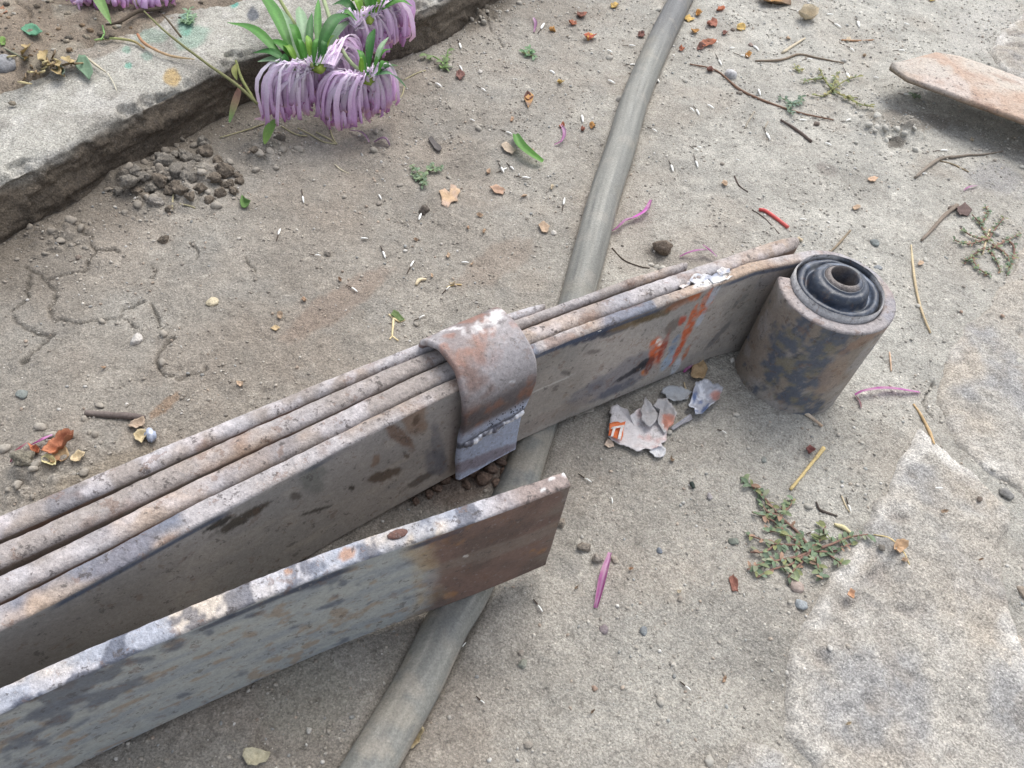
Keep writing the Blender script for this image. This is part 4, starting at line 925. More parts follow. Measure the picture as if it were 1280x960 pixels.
# ------------------------------------------------------------------ leaves, chips, petals
TAN = lin(176, 148, 122); CREAM = lin(206, 190, 150); ORG = lin(196, 112, 58); GRN = lin(96, 140, 66)
flake('dry_leaf', [(549,240),(556,236),(562,242),(563,233),(570,234),(575,241),(571,248),(572,252),(564,253),(560,259),(551,256),(553,249)], lin(186, 158, 138), 'tan lobed dry leaf lying left of the hose', 'leaf', c2=lin(204, 170, 132), curl=.003, seed=1)
flake('dry_leaf', [(56,567),(62,558),(72,552),(82,544),(98,546),(90,553),(82,560),(72,566),(64,570)], ORG, 'orange-brown curled leaf beside the left clod', 'leaf', c2=lin(170, 92, 50), curl=.009, seed=2, lift=.003)
flake('dry_leaf', [(36,556),(44,556),(52,564),(50,569),(42,569)], lin(196, 106, 56), 'small orange curled leaf scrap touching the left clod', 'leaf', curl=.005, seed=3)
flake('dry_leaf', [(62,572),(70,562),(84,562),(88,570),(78,580),(74,576),(66,582)], lin(190, 160, 116), 'brown-cream leaf half under the orange curled one', 'leaf', c2=lin(170, 120, 80), curl=.004, seed=4)
flake('dry_leaf', [(89,572),(98,563),(108,568),(104,576),(96,580),(90,577)], lin(206, 186, 148), 'cream leaf piece right of the orange curled leaf', 'leaf', curl=.003, seed=5)
flake('dry_leaf', [(53,571),(62,570),(72,576),(72,584),(62,582),(53,580)], lin(214, 204, 150), 'pale yellow leaf scrap below the orange curled leaf', 'leaf', curl=.003, seed=6)
flake('dry_leaf', [(160,532),(170,527),(181,523),(183,532),(174,539),(164,536)], lin(186, 164, 142), 'tan curled leaf at the end of the thick twig', 'leaf', curl=.004, seed=7)
flake('dry_leaf', [(168,545),(176,540),(187,538),(184,549),(178,556),(170,552)], lin(206, 188, 146), 'cream leaf scrap touching the silver foil ball', 'leaf', curl=.003, seed=8)
stone('foil_ball', 190, 548, 8, lin(150, 160, 180), 'crumpled blue-silver foil ball beside the back of the pack', 'foil', flat=.8, m=M_PAPER, facet=.9, c2=lin(225, 228, 235))
flake('dry_leaf', [(507,936),(512,922),(516,905),(524,902),(530,914),(524,928),(514,936)], lin(200, 186, 148), 'pale yellow dry leaf right of the hose at the bottom', 'leaf', c2=lin(180, 160, 118), curl=.004, seed=9)
flake('dry_leaf', [(303,947),(308,938),(316,935),(326,938),(338,941),(332,952),(322,958),(310,957)], lin(186, 180, 152), 'pale greenish dry leaf at the bottom edge', 'leaf', curl=.003, seed=10)
flake('dry_leaf', [(862,470),(866,452),(878,449),(884,462),(880,474),(870,476)], lin(186, 156, 112), 'tan crumpled leaf between the pack and the eye', 'leaf', curl=.004, seed=11, lift=.002)
flake('dry_leaf', [(1114,690),(1118,676),(1127,676),(1133,686),(1124,692)], lin(192, 156, 118), 'small tan leaf lying on the pale concrete', 'leaf', curl=.004, seed=12)
flake('dry_leaf', [(1058,744),(1062,736),(1068,740),(1066,750)], lin(196, 148, 112), 'tiny orange-tan leaf scrap near the left rim of the concrete', 'leaf', curl=.002, seed=13)
flake('dry_leaf', [(995,22),(1004,16),(1020,19),(1018,28),(1004,30)], lin(206, 190, 160), 'cream curled leaf near the top with a dark underside', 'leaf', curl=.010, seed=14)
flake('dry_leaf', [(945,0),(960,-6),(985,-4),(988,6),(970,9),(952,8)], lin(110, 84, 60), 'dark brown leaf pile piece at the top edge', 'leaf', c2=lin(180, 130, 60), curl=.008, seed=15)
flake('dry_leaf', [(672,282),(680,277),(687,284),(684,292),(677,290)], lin(176, 150, 124), 'small tan leaf bit left of the hose above the clamp', 'leaf', curl=.002, seed=16)
flake('dry_leaf', [(612,236),(620,231),(632,238),(628,244),(618,242)], lin(190, 152, 126), 'pinkish tan leaf bit near the green curled leaf', 'leaf', curl=.002, seed=17)
flake('dry_leaf', [(626,182),(632,178),(645,188),(640,194),(630,190)], lin(184, 166, 146), 'faded tan leaf bit touching the green curled leaf', 'leaf', curl=.002, seed=18)
flake('dry_leaf', [(338,410),(344,406),(350,410),(345,414)], lin(190, 164, 120), 'tiny tan chip on bare soil left of the clamp', 'leaf', curl=.001, seed=19)
flake('dry_leaf', [(655,124),(662,118),(667,122),(664,130),(660,136)], lin(110, 86, 70), 'brown crumpled bud scrap left of the hose', 'leaf', c2=lin(206, 150, 80), curl=.003, seed=20)
flake('dry_leaf', [(910,722),(916,718),(921,730),(922,740),(915,738)], lin(128, 62, 46), 'reddish brown bud scale left of the knotweed mat', 'leaf', curl=.003, seed=21)
flake('dry_leaf', [(1006,562),(1012,556),(1018,564),(1010,570)], lin(120, 40, 44), 'dark red seed scrap at the head of the yellow straw', 'leaf', curl=.003, seed=22)
flake('dry_leaf', [(-3,12),(5,10),(11,16),(4,20),(-2,18)], lin(150, 96, 62), 'orange-brown chip on the flower bed in the top left corner', 'leaf', curl=.002, seed=23, on=KP)
flake('dark_chip', [(535,172),(540,171),(552,184),(549,189),(543,186)], lin(52, 54, 62), 'small charcoal chip below the flowers', 'chip', curl=.001, seed=24, thick=.0015, lift=.002)
flake('dark_chip', [(1194,262),(1204,255),(1216,262),(1210,270),(1198,270)], lin(70, 40, 46), 'dark purple dried petal curl by the right weed mat', 'petal', curl=.004, seed=25)
# litter of orange and yellow petal bits along the top
litter = [(735,48,9,'red and yellow petal scrap'),(727,20,7,''),(716,30,5,''),(660,122,6,''),(862,24,8,''),(872,18,5,''),(890,30,8,''),(884,55,9,''),(875,60,7,''),(925,35,8,''),(868,40,6,''),(858,8,7,''),(852,62,5,''),
          (887,88,6,''),(700,104,5,''),(740,158,5,''),(728,162,4,''),(702,158,5,''),(802,45,5,''),(767,8,6,''),(690,38,5,''),(576,95,8,''),(900,12,6,''),(905,42,5,''),(1165,0,5,''),(935,70,5,''),(1012,448,1,'')]
for i, (x, y, r, l) in enumerate(litter[:-1]):
    c = [lin(206, 146, 58), lin(186, 96, 52), lin(214, 176, 84), lin(150, 74, 50), lin(120, 56, 48)][(i*3) % 5]; n_ = 7
    a0_ = rnd.uniform(0, 6); px = [(x+r*rnd.uniform(.55, 1.15)*math.cos(a0_+k*6.283/n_), y+r*.62*rnd.uniform(.55, 1.1)*math.sin(a0_+k*6.283/n_)) for k in range(n_)]
    if i == 0: flake('petal_scrap', px, lin(190, 60, 50), 'red and yellow crumpled petal scrap near the top, left of the hose', 'petal', c2=lin(216, 170, 50), curl=.005, seed=30)
    elif i == 21: flake('petal_scrap', px, lin(110, 56, 52), 'dark red crumpled scrap right of the leaning flowers', 'petal', curl=.004, seed=31)
    else: flake('petal_scrap', px, c, place('small dried petal scrap', x, y), 'petal', 'dried petal scraps along the top of the soil', c2=c*.55, curl=.004, seed=32+i)
# more pale leaf bits
bits = [(610,215),(655,245),(600,270),(585,285),(605,290),(520,300),(540,345),(565,355),(560,320),(475,140),(690,235),(665,190),(1135,100),(1060,50),(1080,70),(985,48),(1215,175),(1090,225),(1070,260),(1150,330),(840,575),(720,735),(788,712),(848,740),(1130,700),(700,420),(350,395),(300,480),(425,350),(130,460),(380,375),(1180,640),(1225,700),(1060,905),(740,890),(905,850),(590,330),(640,150),(1000,300),(905,230)]
for i, (x, y) in enumerate(bits):
    r = rnd.uniform(3, 6.5); n_ = 6; a0_ = rnd.uniform(0, 6); el_ = rnd.uniform(.35, .8)
    ca, sa = math.cos(a0_), math.sin(a0_); px = []
    for k in range(n_):
        u, v = r*rnd.uniform(.7, 1.1)*math.cos(k*6.283/n_), r*el_*rnd.uniform(.7, 1.1)*math.sin(k*6.283/n_); px.append((x+u*ca-v*sa, y+(u*sa+v*ca)*.75))
    flake('leaf_bit', px, rnd.choice([lin(190, 162, 134), lin(204, 188, 160), lin(176, 144, 116), lin(150, 128, 104), lin(206, 170, 140)]), place('crumb of tan dried leaf', x, y), 'leaf', 'crumbs of dried leaf', curl=.0025, seed=70+i, dens=3, rings=3)
# white seed slivers, each with a darker thread
seeds = [(575,57,70),(576,85,60),(548,106,30),(678,33,-60),(762,64,25),(790,57,5),(791,81,0),(764,102,25),(636,166,20),(657,222,5),(728,148,80),(818,163,30),(874,184,20),(865,137,40),(640,210,40),(630,212,-30),(690,90,30),
  (349,290,-70),(397,319,5),(475,246,60),(443,362,35),(379,249,80),(525,271,-70),(527,396,-30),(560,360,-40),(581,328,0),(705,252,-80),(871,205,70),(888,133,30),(628,212,60),(1000,15,20),(1037,18,0),(1073,30,70),(1065,62,40),
  (1133,30,20),(1047,32,30),(900,78,60),(949,115,70),(1060,150,-20),(1060,95,60),(1095,97,10),(1133,118,5),(1127,63,0),(1003,150,0),(1012,74,0),(930,70,10),(945,60,40),(1180,188,0),(1155,217,0),(1003,274,5),(870,187,20),
  (675,760,55),(580,806,-50),(603,877,35),(1017,665,-10),(765,625,80),(905,540,30),(1062,635,70),(1173,610,0),(480,318,70),(515,330,-60),(455,298,0),(735,600,30),(860,860,40),(1035,180,20),(872,140,60),(893,52,0),(915,60,0),
  (604,112,30),(510,45,60),(590,150,20),(820,100,30),(840,210,70),(922,200,20),(960,170,60),(760,290,0)]
for i, (x, y, a) in enumerate(seeds):
    L_ = rnd.uniform(3.4, 5.6); ca, sa = math.cos(math.radians(a)), math.sin(math.radians(a)); A_, B_ = GP(x-L_*ca, y-L_*sa, .0010), GP(x+L_*ca, y+L_*sa, .0012)
    wd = np.linalg.norm(B_-A_)*.17
    V, Fq, tt = tube_vf(np.array([A_, (A_+B_)/2+[0, 0, .0004], B_]), np.array([.3, 1, .9, .4])*wd*.5*1.15, 6, i, 0, 7)
    c = np.tile(lin(250, 249, 243), (len(V), 1)); c = mixc(c, lin(120, 104, 90), ss(.16, .0, tt))
    root = thing('seed_husk', place('tiny white seed husk', x, y), 'seed husk', (A_+B_)/2, 'white seed husks scattered on the soil')
    part('husk', V, Fq, np.c_[c, np.full(len(V), .7)], M_BIT, root)
    if i % 3 != 1:
        D_ = GP(x-L_*ca*2.6, y-L_*sa*2.6+rnd.uniform(-2, 2), .0006); V, Fq, tt = tube_vf(np.array([A_, D_]), np.array([.0004, .00025]), 5, i, 0, 4); part('thread', V, Fq, np.r_[lin(74, 62, 54), .8], M_BIT, root)

# green fallen leaf
blade('green_leaf', [GP(644,168,.003), GP(650,182,.006), GP(662,193,.006), GP(678,203,.003)], .0082, lin(84, 128, 62), lin(106, 158, 72), M_LEAF, label='fresh green curled leaf fallen on the soil left of the hose', cat='leaf', fold=.6, mid=lin(130, 170, 100), wprof=lambda u: np.clip(np.sin(np.pi*(u*.80+.10)), 0, 1)**.6)
flake('green_leaf', [(300,255),(303,245),(307,252),(314,256),(311,261),(302,260)], lin(104, 136, 78), 'little crumpled green leaf right of the kerb clods', 'leaf', m=M_LEAF, curl=.004, seed=60)
flake('green_leaf', [(26,38),(30,34),(42,34),(50,38),(54,44),(48,47),(38,46),(30,42)], lin(112, 164, 132), 'blue-green oval leaf on the flower bed near the corner', 'leaf', m=M_LEAF, curl=.003, seed=61, on=KP, lift=.004)
flake('green_leaf', [(92,80),(100,72),(108,74),(114,82),(117,92),(112,101),(104,93),(96,88)], lin(120, 146, 120), 'dull green bitten leaf on the kerb top', 'leaf', m=M_LEAF, curl=.004, seed=62, on=KP, lift=.003)
flake('green_leaf', [(0,52),(4,47),(8,50),(7,58),(2,58)], lin(130, 160, 90), 'yellow-green leaf tip at the left edge of the flower bed', 'leaf', m=M_LEAF, curl=.003, seed=63, on=KP, lift=.003)
flake('leaf_underside', [(70,84),(75,80),(82,90),(80,98),(73,92)], lin(130, 146, 130), 'narrow grey-green leaf sliver on the kerb top', 'leaf', m=M_LEAF, curl=.003, seed=64, on=KP, lift=.003)
# magenta and purple fallen petals
MG = lin(162, 82, 144); MP = lin(204, 172, 198)
def pet(pts, w, lab, c0=MG, c1=MP, on=GP, roll=.5): return blade('fallen_petal', [on(*p) for p in pts], w, c0, c1, M_PETAL, label=lab, cat='petal', fold=.5, roll=roll, mid=MP*.9, wprof=lambda u: .45+.55*np.sin(np.pi*np.clip(u, .05, .95)))
pet([(761,291,.001),(772,285,.003),(783,275,.004),(793,272,.003)], .0028, 'lower half of a twisted magenta petal right of the hose')
pet([(783,276,.003),(798,270,.003),(808,263,.004),(814,250,.002)], .0038, 'bright upper half of a twisted magenta petal right of the hose', lin(190, 90, 176), MG)
pet([(850,321,.001),(862,316,.004),(876,313,.006),(886,313,.005)], .0032, 'curved magenta petal behind the tip of the short leaf')
pet([(878,306,.007),(884,311,.006),(896,321,.003)], .0034, 'pink petal crossing the curved one behind the tip of the short leaf')
pet([(693,181,.001),(703,176,.003),(706,165,.003),(701,155,.001)], .0030, 'small mauve petal left of the hose near the top')
pet([(668,40,.001),(670,30,.002),(667,22,.002)], .0030, 'tiny purple petal near the top of the soil', lin(140, 70, 130))
pet([(745,760,.001),(750,740,.003),(756,715,.003),(763,691,.001)], .0040, 'straight magenta petal standing alone below the rusty end', lin(156, 70, 134), lin(184, 130, 166))
pet([(1069,494,.002),(1080,489,.004),(1110,486,.003),(1150,491,.001)], .0036, 'long magenta petal lying right of the bushing', MG, lin(190, 110, 176))
pet([(1069,494,.001),(1074,502,.001),(1076,510,.001)], .0020, 'brown withered tail beside the long magenta petal', lin(130, 84, 84), lin(110, 80, 70))
pet([(855,466,.002),(860,461,.004),(866,456,.004)], .0030, 'magenta petal tip poking out beneath the main leaf', lin(170, 60, 140))
pet([(40,556,.002),(52,551,.005),(66,544,.004)], .0036, 'magenta petal above the left clod', lin(160, 60, 130), lin(210, 160, 200))
pet([(14,578,.001),(20,566,.003),(34,554,.003)], .0030, 'dark red withered petal left of the clod', lin(110, 44, 56), lin(140, 60, 70))
pet([(1205,238,.001),(1212,234,.002),(1222,232,.001)], .0022, 'faint lilac petal near the bent twig')
pet([(437,163,.001),(450,165,.004),(458,172,.003),(461,178,.001)], .0030, 'withered mauve petal below the leaning flowers', lin(130, 96, 130), lin(160, 130, 150))
pet([(468,178,.001),(480,173,.005),(487,182,.001)], .0050, 'crumpled grey-violet petal below the leaning flowers', lin(140, 112, 140), lin(100, 80, 100))

# ------------------------------------------------------------------ twigs, straw, wire
WOOD = lin(120, 108, 98)
twig('twig', [(107,516),(130,518),(158,520),(181,522)], [.0014, .0017, .0018, .0014], lin(122, 112, 106), 'thick grey-brown twig left of the pack', 'twig', c2=lin(104, 94, 90))
twig('twig', [(1152,300),(1165,287),(1180,270),(1196,257)], [.0009, .0014, .0015, .0018], lin(132, 120, 108), 'grey-brown twig upper right, slanting towards the right weed mat', 'twig')
twig('twig', [(1144,222),(1158,210),(1174,199),(1190,196)], [.0010, .0014, .0016, .0012], lin(136, 126, 114), 'bent stick with a long arm under the rusty plate', 'twig')
twig('twig', [(1186,197),(1210,194),(1230,193),(1254,189)], [.0013, .0010, .0008, .0006], lin(126, 116, 104), 'thin dark arm continuing the bent stick towards the right', 'twig')
twig('twig', [(976,150),(988,157),(1002,167),(1014,177)], [.0008, .0012, .0014, .0013], lin(100, 88, 82), 'short dark twig below the green tufts', 'twig')
twig('twig', [(862,80),(895,88),(925,112),(960,128),(1000,141),(1042,150)], [.0006, .0008, .0011, .0010, .0008, .0006], lin(130, 104, 88), 'long thin brown stem running under the green tufts', 'twig')
twig('twig', [(944,76),(962,76),(980,74),(998,68),(1020,72),(1055,79)], [.0008, .0011, .0011, .0011, .0008, .0006], lin(132, 118, 102), 'forked brown stem among litter at the top right', 'twig')
twig('twig', [(978,66),(990,58),(1006,48)], [.0014, .0014, .0009], lin(196, 184, 160), 'short pale stick lying across the forked brown stem', 'twig')
twig('twig', [(1052,50),(1072,51),(1092,50)], [.0008, .0010, .0007], lin(176, 140, 110), 'straight tan stalk near the top right', 'twig')
twig('twig', [(960,152),(956,160)], [.0006, .0006], lin(160, 150, 136), 'tiny pale stalk left of the short dark twig', 'twig')
twig('twig', [(931,160),(937,149),(943,139)], [.0006, .0008, .0006], lin(160, 152, 138), 'thin grey stalk under the long brown stem', 'twig')
twig('twig', [(1035,318),(1048,305),(1063,288)], [.0007, .0009, .0007], lin(140, 126, 106), 'slim brown stalk rising just above the bushing', 'twig')
twig('twig', [(940,262),(955,272),(974,292)], [.0004, .0005, .0004], lin(96, 84, 78), 'thread-thin dark stem beside the red wire', 'twig')
twig('twig', [(765,310),(780,325),(800,333),(812,335)], [.0004, .0005, .0004], lin(90, 80, 70), 'curved dark rootlet right of the hose', 'twig')
twig('twig', [(918,220),(924,232),(935,240)], [.0005, .0006, .0004], lin(90, 76, 70), 'curved dark twig bit above the red wire', 'twig')
twig('twig', [(1228,318),(1233,300),(1237,287)], [.0005, .0008, .0007], lin(206, 190, 160), 'pale straw standing in the right weed mat', 'straw')
twig('straw', [(1139,306),(1141,330),(1145,360),(1152,388),(1163,416)], [.0005, .0008, .0009, .0008, .0006], lin(206, 190, 156), 'long thin curved straw right of the bushing', 'straw', c2=lin(190, 170, 138))
twig('straw', [(1112,440),(1113,450),(1114,464)], [.0004, .0006, .0004], lin(206, 176, 150), 'short fine straw below the long curved one', 'straw')
twig('straw', [(988,612),(1002,595),(1016,577),(1030,560)], [.0008, .0009, .0010, .0013], lin(206, 184, 132), 'yellow straw pointing down towards the knotweed mat', 'straw')
twig('straw', [(992,508),(1008,517),(1028,533)], [.0010, .0013, .0007], lin(222, 214, 196), 'white splinter sticking out from under the eye', 'splinter', c2=lin(186, 160, 136))
twig('straw', [(1142,505),(1152,520),(1162,540),(1168,555)], [.0005, .0009, .0010, .0005], lin(196, 168, 128), 'tan curled stalk below the long magenta petal', 'straw')
twig('straw', [(1052,620),(1058,634),(1062,640)], [.0004, .0005, .0004], lin(206, 190, 160), 'fine pale fibre by the yellow straw', 'straw')
twig('straw', [(1043,655),(1055,660),(1065,668)], [.0008, .0014, .0006], lin(216, 204, 160), 'frayed yellow straw at the upper right of the knotweed', 'straw')
twig('straw', [(1092,668),(1112,673),(1128,688),(1137,706)], [.0003, .0005, .0005, .0003], lin(206, 186, 140), 'hair-thin arching straw over the pale concrete', 'straw')
twig('straw', [(855,478),(858,490),(862,497)], [.0005, .0006, .0005], lin(196, 180, 150), 'short straw under the tan crumpled leaf', 'straw')
twig('straw', [(520,356),(524,350),(533,349)], [.0008, .0013, .0006], lin(216, 200, 168), 'pale bent straw bit left of the clamp', 'straw')
twig('straw', [(418,205),(426,212),(436,217)], [.0003, .0005, .0003], lin(206, 196, 170), 'pale fibre on bare soil below the flowers', 'straw')
twig('straw', [(558,359),(568,356),(577,356)], [.0004, .0007, .0004], lin(206, 180, 130), 'yellowish fibre near the clamp', 'straw')
twig('dark_fibre', [(1020,627),(1026,638),(1046,645)], [.0004, .0009, .0006], lin(84, 76, 70), 'curled dark fibre above the knotweed mat', 'twig')
twig('dark_fibre', [(864,603),(867,610)], [.0012, .0010], lin(60, 68, 64), 'little dark fleck on the open soil left of the knotweed', 'twig')
twig('dark_fibre', [(1211,215),(1190,205),(1175,201)], [.0005, .0007, .0004], lin(150, 134, 110), 'pale side shoot beside the bent stick', 'twig')
twig('red_wire', [(949,262),(956,263),(968,271),(985,284)], .0014, lin(196, 74, 70), 'short piece of red insulated wire behind the leaf tip', 'wire', m=M_WIRE, rough=0, c2=lin(204, 92, 86), ro=.45)
# a pale root-like straw with three ends
rt = thing('dry_root', 'pale forked dry root with green tip above the clamp', 'root', GP(493, 412))
for pts, r in (([(492,398),(491,410),(490,420)], [.0008, .0007, .0005]), ([(490,420),(487,424)], [.0005, .0004]), ([(490,420),(498,426)], [.0006, .0004]), ([(492,398),(486,393)], [.0007, .0005]), ([(492,398),(500,402),(506,400)], [.0007, .0006, .0004])):
    twig('root_arm', pts, r, lin(216, 198, 156), parent=rt)
flake('root_leaf', [(488,395),(492,389),(498,392),(506,400),(500,402),(494,398)], lin(112, 130, 84), m=M_LEAF, parent=rt, seed=66)
# fine wiry stems under the flowers and on the soil
for i, pts in enumerate([[(372,160),(388,168),(404,177),(420,180)], [(352,158),(370,168),(384,170)], [(275,172),(300,165),(330,155)], [(412,160),(416,172),(421,180)], [(395,165),(412,174),(420,180)], [(505,100),(520,92),(532,88)], [(497,125),(503,118),(505,108)], [(215,262),(216,250),(217,240)], [(225,255),(236,257),(244,260)]]):
    twig('wiry_stem', pts, [.0005, .0006, .0005], lin(168, 160, 128), place('fine pale wiry stem', *pts[1]), 'stem', 'wiry dry stems below the flowers')

# ------------------------------------------------------------------ torn wrapper and label scraps
def wr(A_, c):
    return mixc(c, lin(150, 150, 160), .5*ss(.0, .4, fbm(A_, 220, 3, 91)))
wa = thing('torn_wrapper', 'torn white foil wrapper with an orange corner, on the soil below the main leaf', 'wrapper', GP(800, 540))
def wcol(A_, c):
    p = PR(A_); c = mixc(c, lin(206, 150, 140), .5*ss(-.1, .3, fbm(A_, 200, 3, 93))*ss(790, 800, p[:, 0])); 
    return mixc(c, lin(222, 216, 214), .4*ss(.1, .4, fbm(A_, 300, 3, 94)))
flake('wrapper_sheet', [(762,528),(764,512),(772,510),(784,517),(786,523),(800,514),(812,520),(822,514),(834,548),(828,557),(812,564),(795,563),(778,556),(761,546)], lin(206, 202, 202), m=M_PAPER, parent=wa, curl=.0035, lift=.0015, rings=12, dens=10, cfun=wcol, rough=.5, seed=71)
flake('orange_print', [(761,530),(782,527),(776,551),(760,545)], lin(222, 116, 58), m=M_PAPER, parent=wa, curl=.0010, lift=.0044, rings=4, cfun=lambda A_, c: mixc(c, lin(200, 96, 60), .5*ss(0, .3, fbm(A_, 300, 2, 5))), rough=.5, seed=72, thick=.0002)
for q in ([(765,534),(780,531),(779.5,533.4),(764.6,536.2)], [(766.5,534),(770,533.5),(766,546.5),(763.4,545.5)], [(776.5,532),(780,531.3),(775.5,549.5),(772,548.5)]):
    flake('white_letter', q, lin(232, 226, 220), m=M_PAPER, parent=wa, curl=0.0002, lift=.0060, rings=2, rough=.5, seed=73, thick=.0002)
flake('torn_flap', [(800,514),(806,500),(818,512),(824,520),(812,534),(802,526)], lin(172, 170, 170), m=M_PAPER, parent=wa, curl=.003, lift=.0045, rings=6, rough=.5, seed=74)
flake('wrapper_scrap', [(812,566),(815,560),(824,557),(832,562),(830,572),(820,574)], lin(196, 196, 198), 'small whitish foil scrap at the lower right of the torn wrapper', 'wrapper', m=M_PAPER, curl=.002, lift=.001, seed=75, rough=.45)
flake('wrapper_scrap', [(755,556),(759,549),(766,551),(767,558),(761,560)], lin(206, 186, 166), 'small tan paper crumb at the corner of the torn wrapper', 'wrapper', m=M_PAPER, curl=.001, lift=.001, seed=76, rough=.6)
flake('wrapper_scrap', [(813,512),(820,502),(830,501),(838,508),(844,522),(838,536),(829,545),(820,528),(822,518)], lin(174, 172, 172), 'grey and orange curved foil piece joining the torn wrapper', 'wrapper', m=M_PAPER, curl=.005, lift=.002, rings=7, seed=77, rough=.5, cfun=lambda A_, c: mixc(c, lin(188, 112, 84), .8*blob(PR(A_), 838, 530, 9, 14, 30, 7)))
flake('wrapper_scrap', [(825,493),(829,485),(840,483),(854,487),(866,492),(858,500),(845,503),(832,502)], lin(164, 168, 172), 'grey leaf-shaped foil scrap just below the main leaf', 'wrapper', m=M_PAPER, curl=.004, lift=.0015, seed=78, rough=.5)
flake('wrapper_scrap', [(860,510),(864,494),(868,480),(880,478),(892,484),(902,492),(898,504),(888,512),(878,518),(866,524)], lin(170, 174, 184), 'crumpled blue and silver foil scrap nearest the eye', 'wrapper', m=M_PAPER, curl=.008, lift=.0015, rings=9, dens=7, seed=79, rough=.4,
      cfun=lambda A_, c: mixc(mixc(mixc(c, lin(66, 92, 140), .9*ss(-.05, .2, fbm(A_, 150, 3, 95))*blob(PR(A_), 872, 505, 16, 18, 0, 7)), lin(226, 230, 238), .8*ss(.05, .3, fbm(A_, 260, 3, 96))), lin(190, 120, 96), .7*blob(PR(A_), 895, 494, 9, 7, 0, 8)))
flake('wrapper_scrap', [(838,536),(846,530),(862,518),(866,524),(852,532),(842,538)], lin(150, 150, 156), 'thin foil strip between the curved piece and the blue scrap', 'wrapper', m=M_PAPER, curl=.002, lift=.001, seed=80, rough=.5)
flake('paper_scrap', [(708,520),(718,508),(735,498),(746,504),(740,514),(725,520)], lin(182, 174, 162), 'grey-tan torn paper peeking from beneath the main leaf', 'paper', m=M_PAPER, curl=.002, lift=.001, seed=81, rough=.8)
# scraps stuck to the upper edge of the main leaf
EZ = W+.0010
def ON(z): return lambda x, y, l: U(x, y, z+l)
st = flake('sticker', [(724,414),(728,405),(745,401),(752,405),(751,413),(738,417)], lin(214, 212, 208), m=M_PAPER, parent=spring, curl=.0004, lift=.0025, on=ON(EZ), seed=82, rough=.5)
for pts in ([(738,412),(738,405),(744,403.5),(748,405),(747,411),(738,412)],):
    P_ = np.array([U(x, y, EZ+.0034) for x, y in pts]); V, Fq, tt = tube_vf(P_, .00022, 5, 1, 0, 16); part('printed_outline', V, Fq, np.r_[lin(150, 150, 154), .6], M_PAPER, spring)
for pts, c in [([(862,352),(868,345),(880,343),(888,347),(886,355),(872,358)], (206,204,204)), ([(884,350),(895,342),(912,341),(918,345),(906,351),(892,355)], (226,224,220)), ([(846,358),(850,352),(860,350),(862,356),(853,362)], (200,190,184)), ([(894,341),(902,335),(912,338),(910,343),(900,345)], (214,208,204))]:
    flake('label_scrap', pts, lin(*c), m=M_PAPER, parent=spring, curl=.0022, lift=.0014, on=ON(W+.0005), seed=int(pts[0][0]), rough=.45, c2=lin(150, 156, 172))

# ------------------------------------------------------------------ little plants
def weed(name, label, cx, cy, stems, leafn, lw, cols, stemc, seed, on=GP, zup=.003, sub=None, group=None):
    root = thing(name, label, 'weed', on(cx, cy, 0), group); r_ = random.Random(seed); Vs, Fs, Cs, n0 = [], [], [], 0
    for pts in stems:
        P_ = np.array([on(x, y, .0008+zup*.5*r_.random()) for x, y in pts]); V, Fq, tt = tube_vf(P_, np.linspace(.0009, .0004, max(6, 4*len(pts))), 5, seed, 0, max(6, 4*len(pts)))
        part('stem', V, Fq, np.r_[stemc*r_.uniform(.8, 1.15), .8], M_BIT, root)
        S_ = smooth(P_, 40)
        for k in range(leafn*len(pts)):
            p = S_[r_.randrange(40)]; a = r_.uniform(0, 6.283); l_ = lw*r_.uniform(.6, 1.25)
            d = np.array([math.cos(a), math.sin(a), r_.uniform(-.1, .7)])
            V, Fq, u, t_ = ribbon_vf([p, p+d*l_*.5, p+d*l_+[0, 0, -.2*l_]], l_*.5, .35, 5, None, r_.uniform(-.5, .5), 2)
            V[:, 2] = np.maximum(V[:, 2], p[2]-.001); cc = mixc(np.asarray(r_.choice(cols)), lin(160, 152, 138), .25)*r_.uniform(.8, 1.2)
            Vs.append(V); Fs.append(Fq+n0); n0 += len(V); Cs.append(np.tile(np.r_[cc, .6], (len(V), 1)))
    part('foliage', np.vstack(Vs), np.vstack(Fs), np.vstack(Cs), M_LEAF, root)['kind'] = 'stuff'
    return root
KG = [lin(98, 130, 98), lin(112, 144, 108), lin(132, 152, 106), lin(140, 150, 90), lin(86, 118, 84), lin(170, 132, 108), lin(150, 160, 130), lin(104, 134, 108)]
KS = lin(136, 108, 96)
c_ = (1013, 688)
weed('knotweed_plant', 'flat mat of small green and reddish knotweed beside the pale concrete', 1000, 675,
  [[c_,(1000,668),(975,645),(955,622),(928,600)], [c_,(990,672),(965,650),(940,640)], [c_,(995,682),(970,680),(945,672),(935,670)], [c_,(1000,695),(975,700),(950,705),(934,712)], [c_,(990,705),(965,712),(946,722)],
   [c_,(1005,700),(990,715),(985,722)], [c_,(1020,700),(1024,715),(1028,724)], [c_,(1030,690),(1045,700),(1052,705)], [c_,(1025,675),(1030,662),(1032,658)], [c_,(1035,682),(1060,672),(1085,668)], [c_,(1040,690),(1052,684),(1064,680)],
   [(975,645),(985,635),(992,625)], [(955,622),(945,612),(938,606)], [(975,645),(960,640),(952,630)], [(970,680),(955,690),(938,690)], [(990,672),(975,665),(960,664)]], 5, .0043, KG, KS, 4)
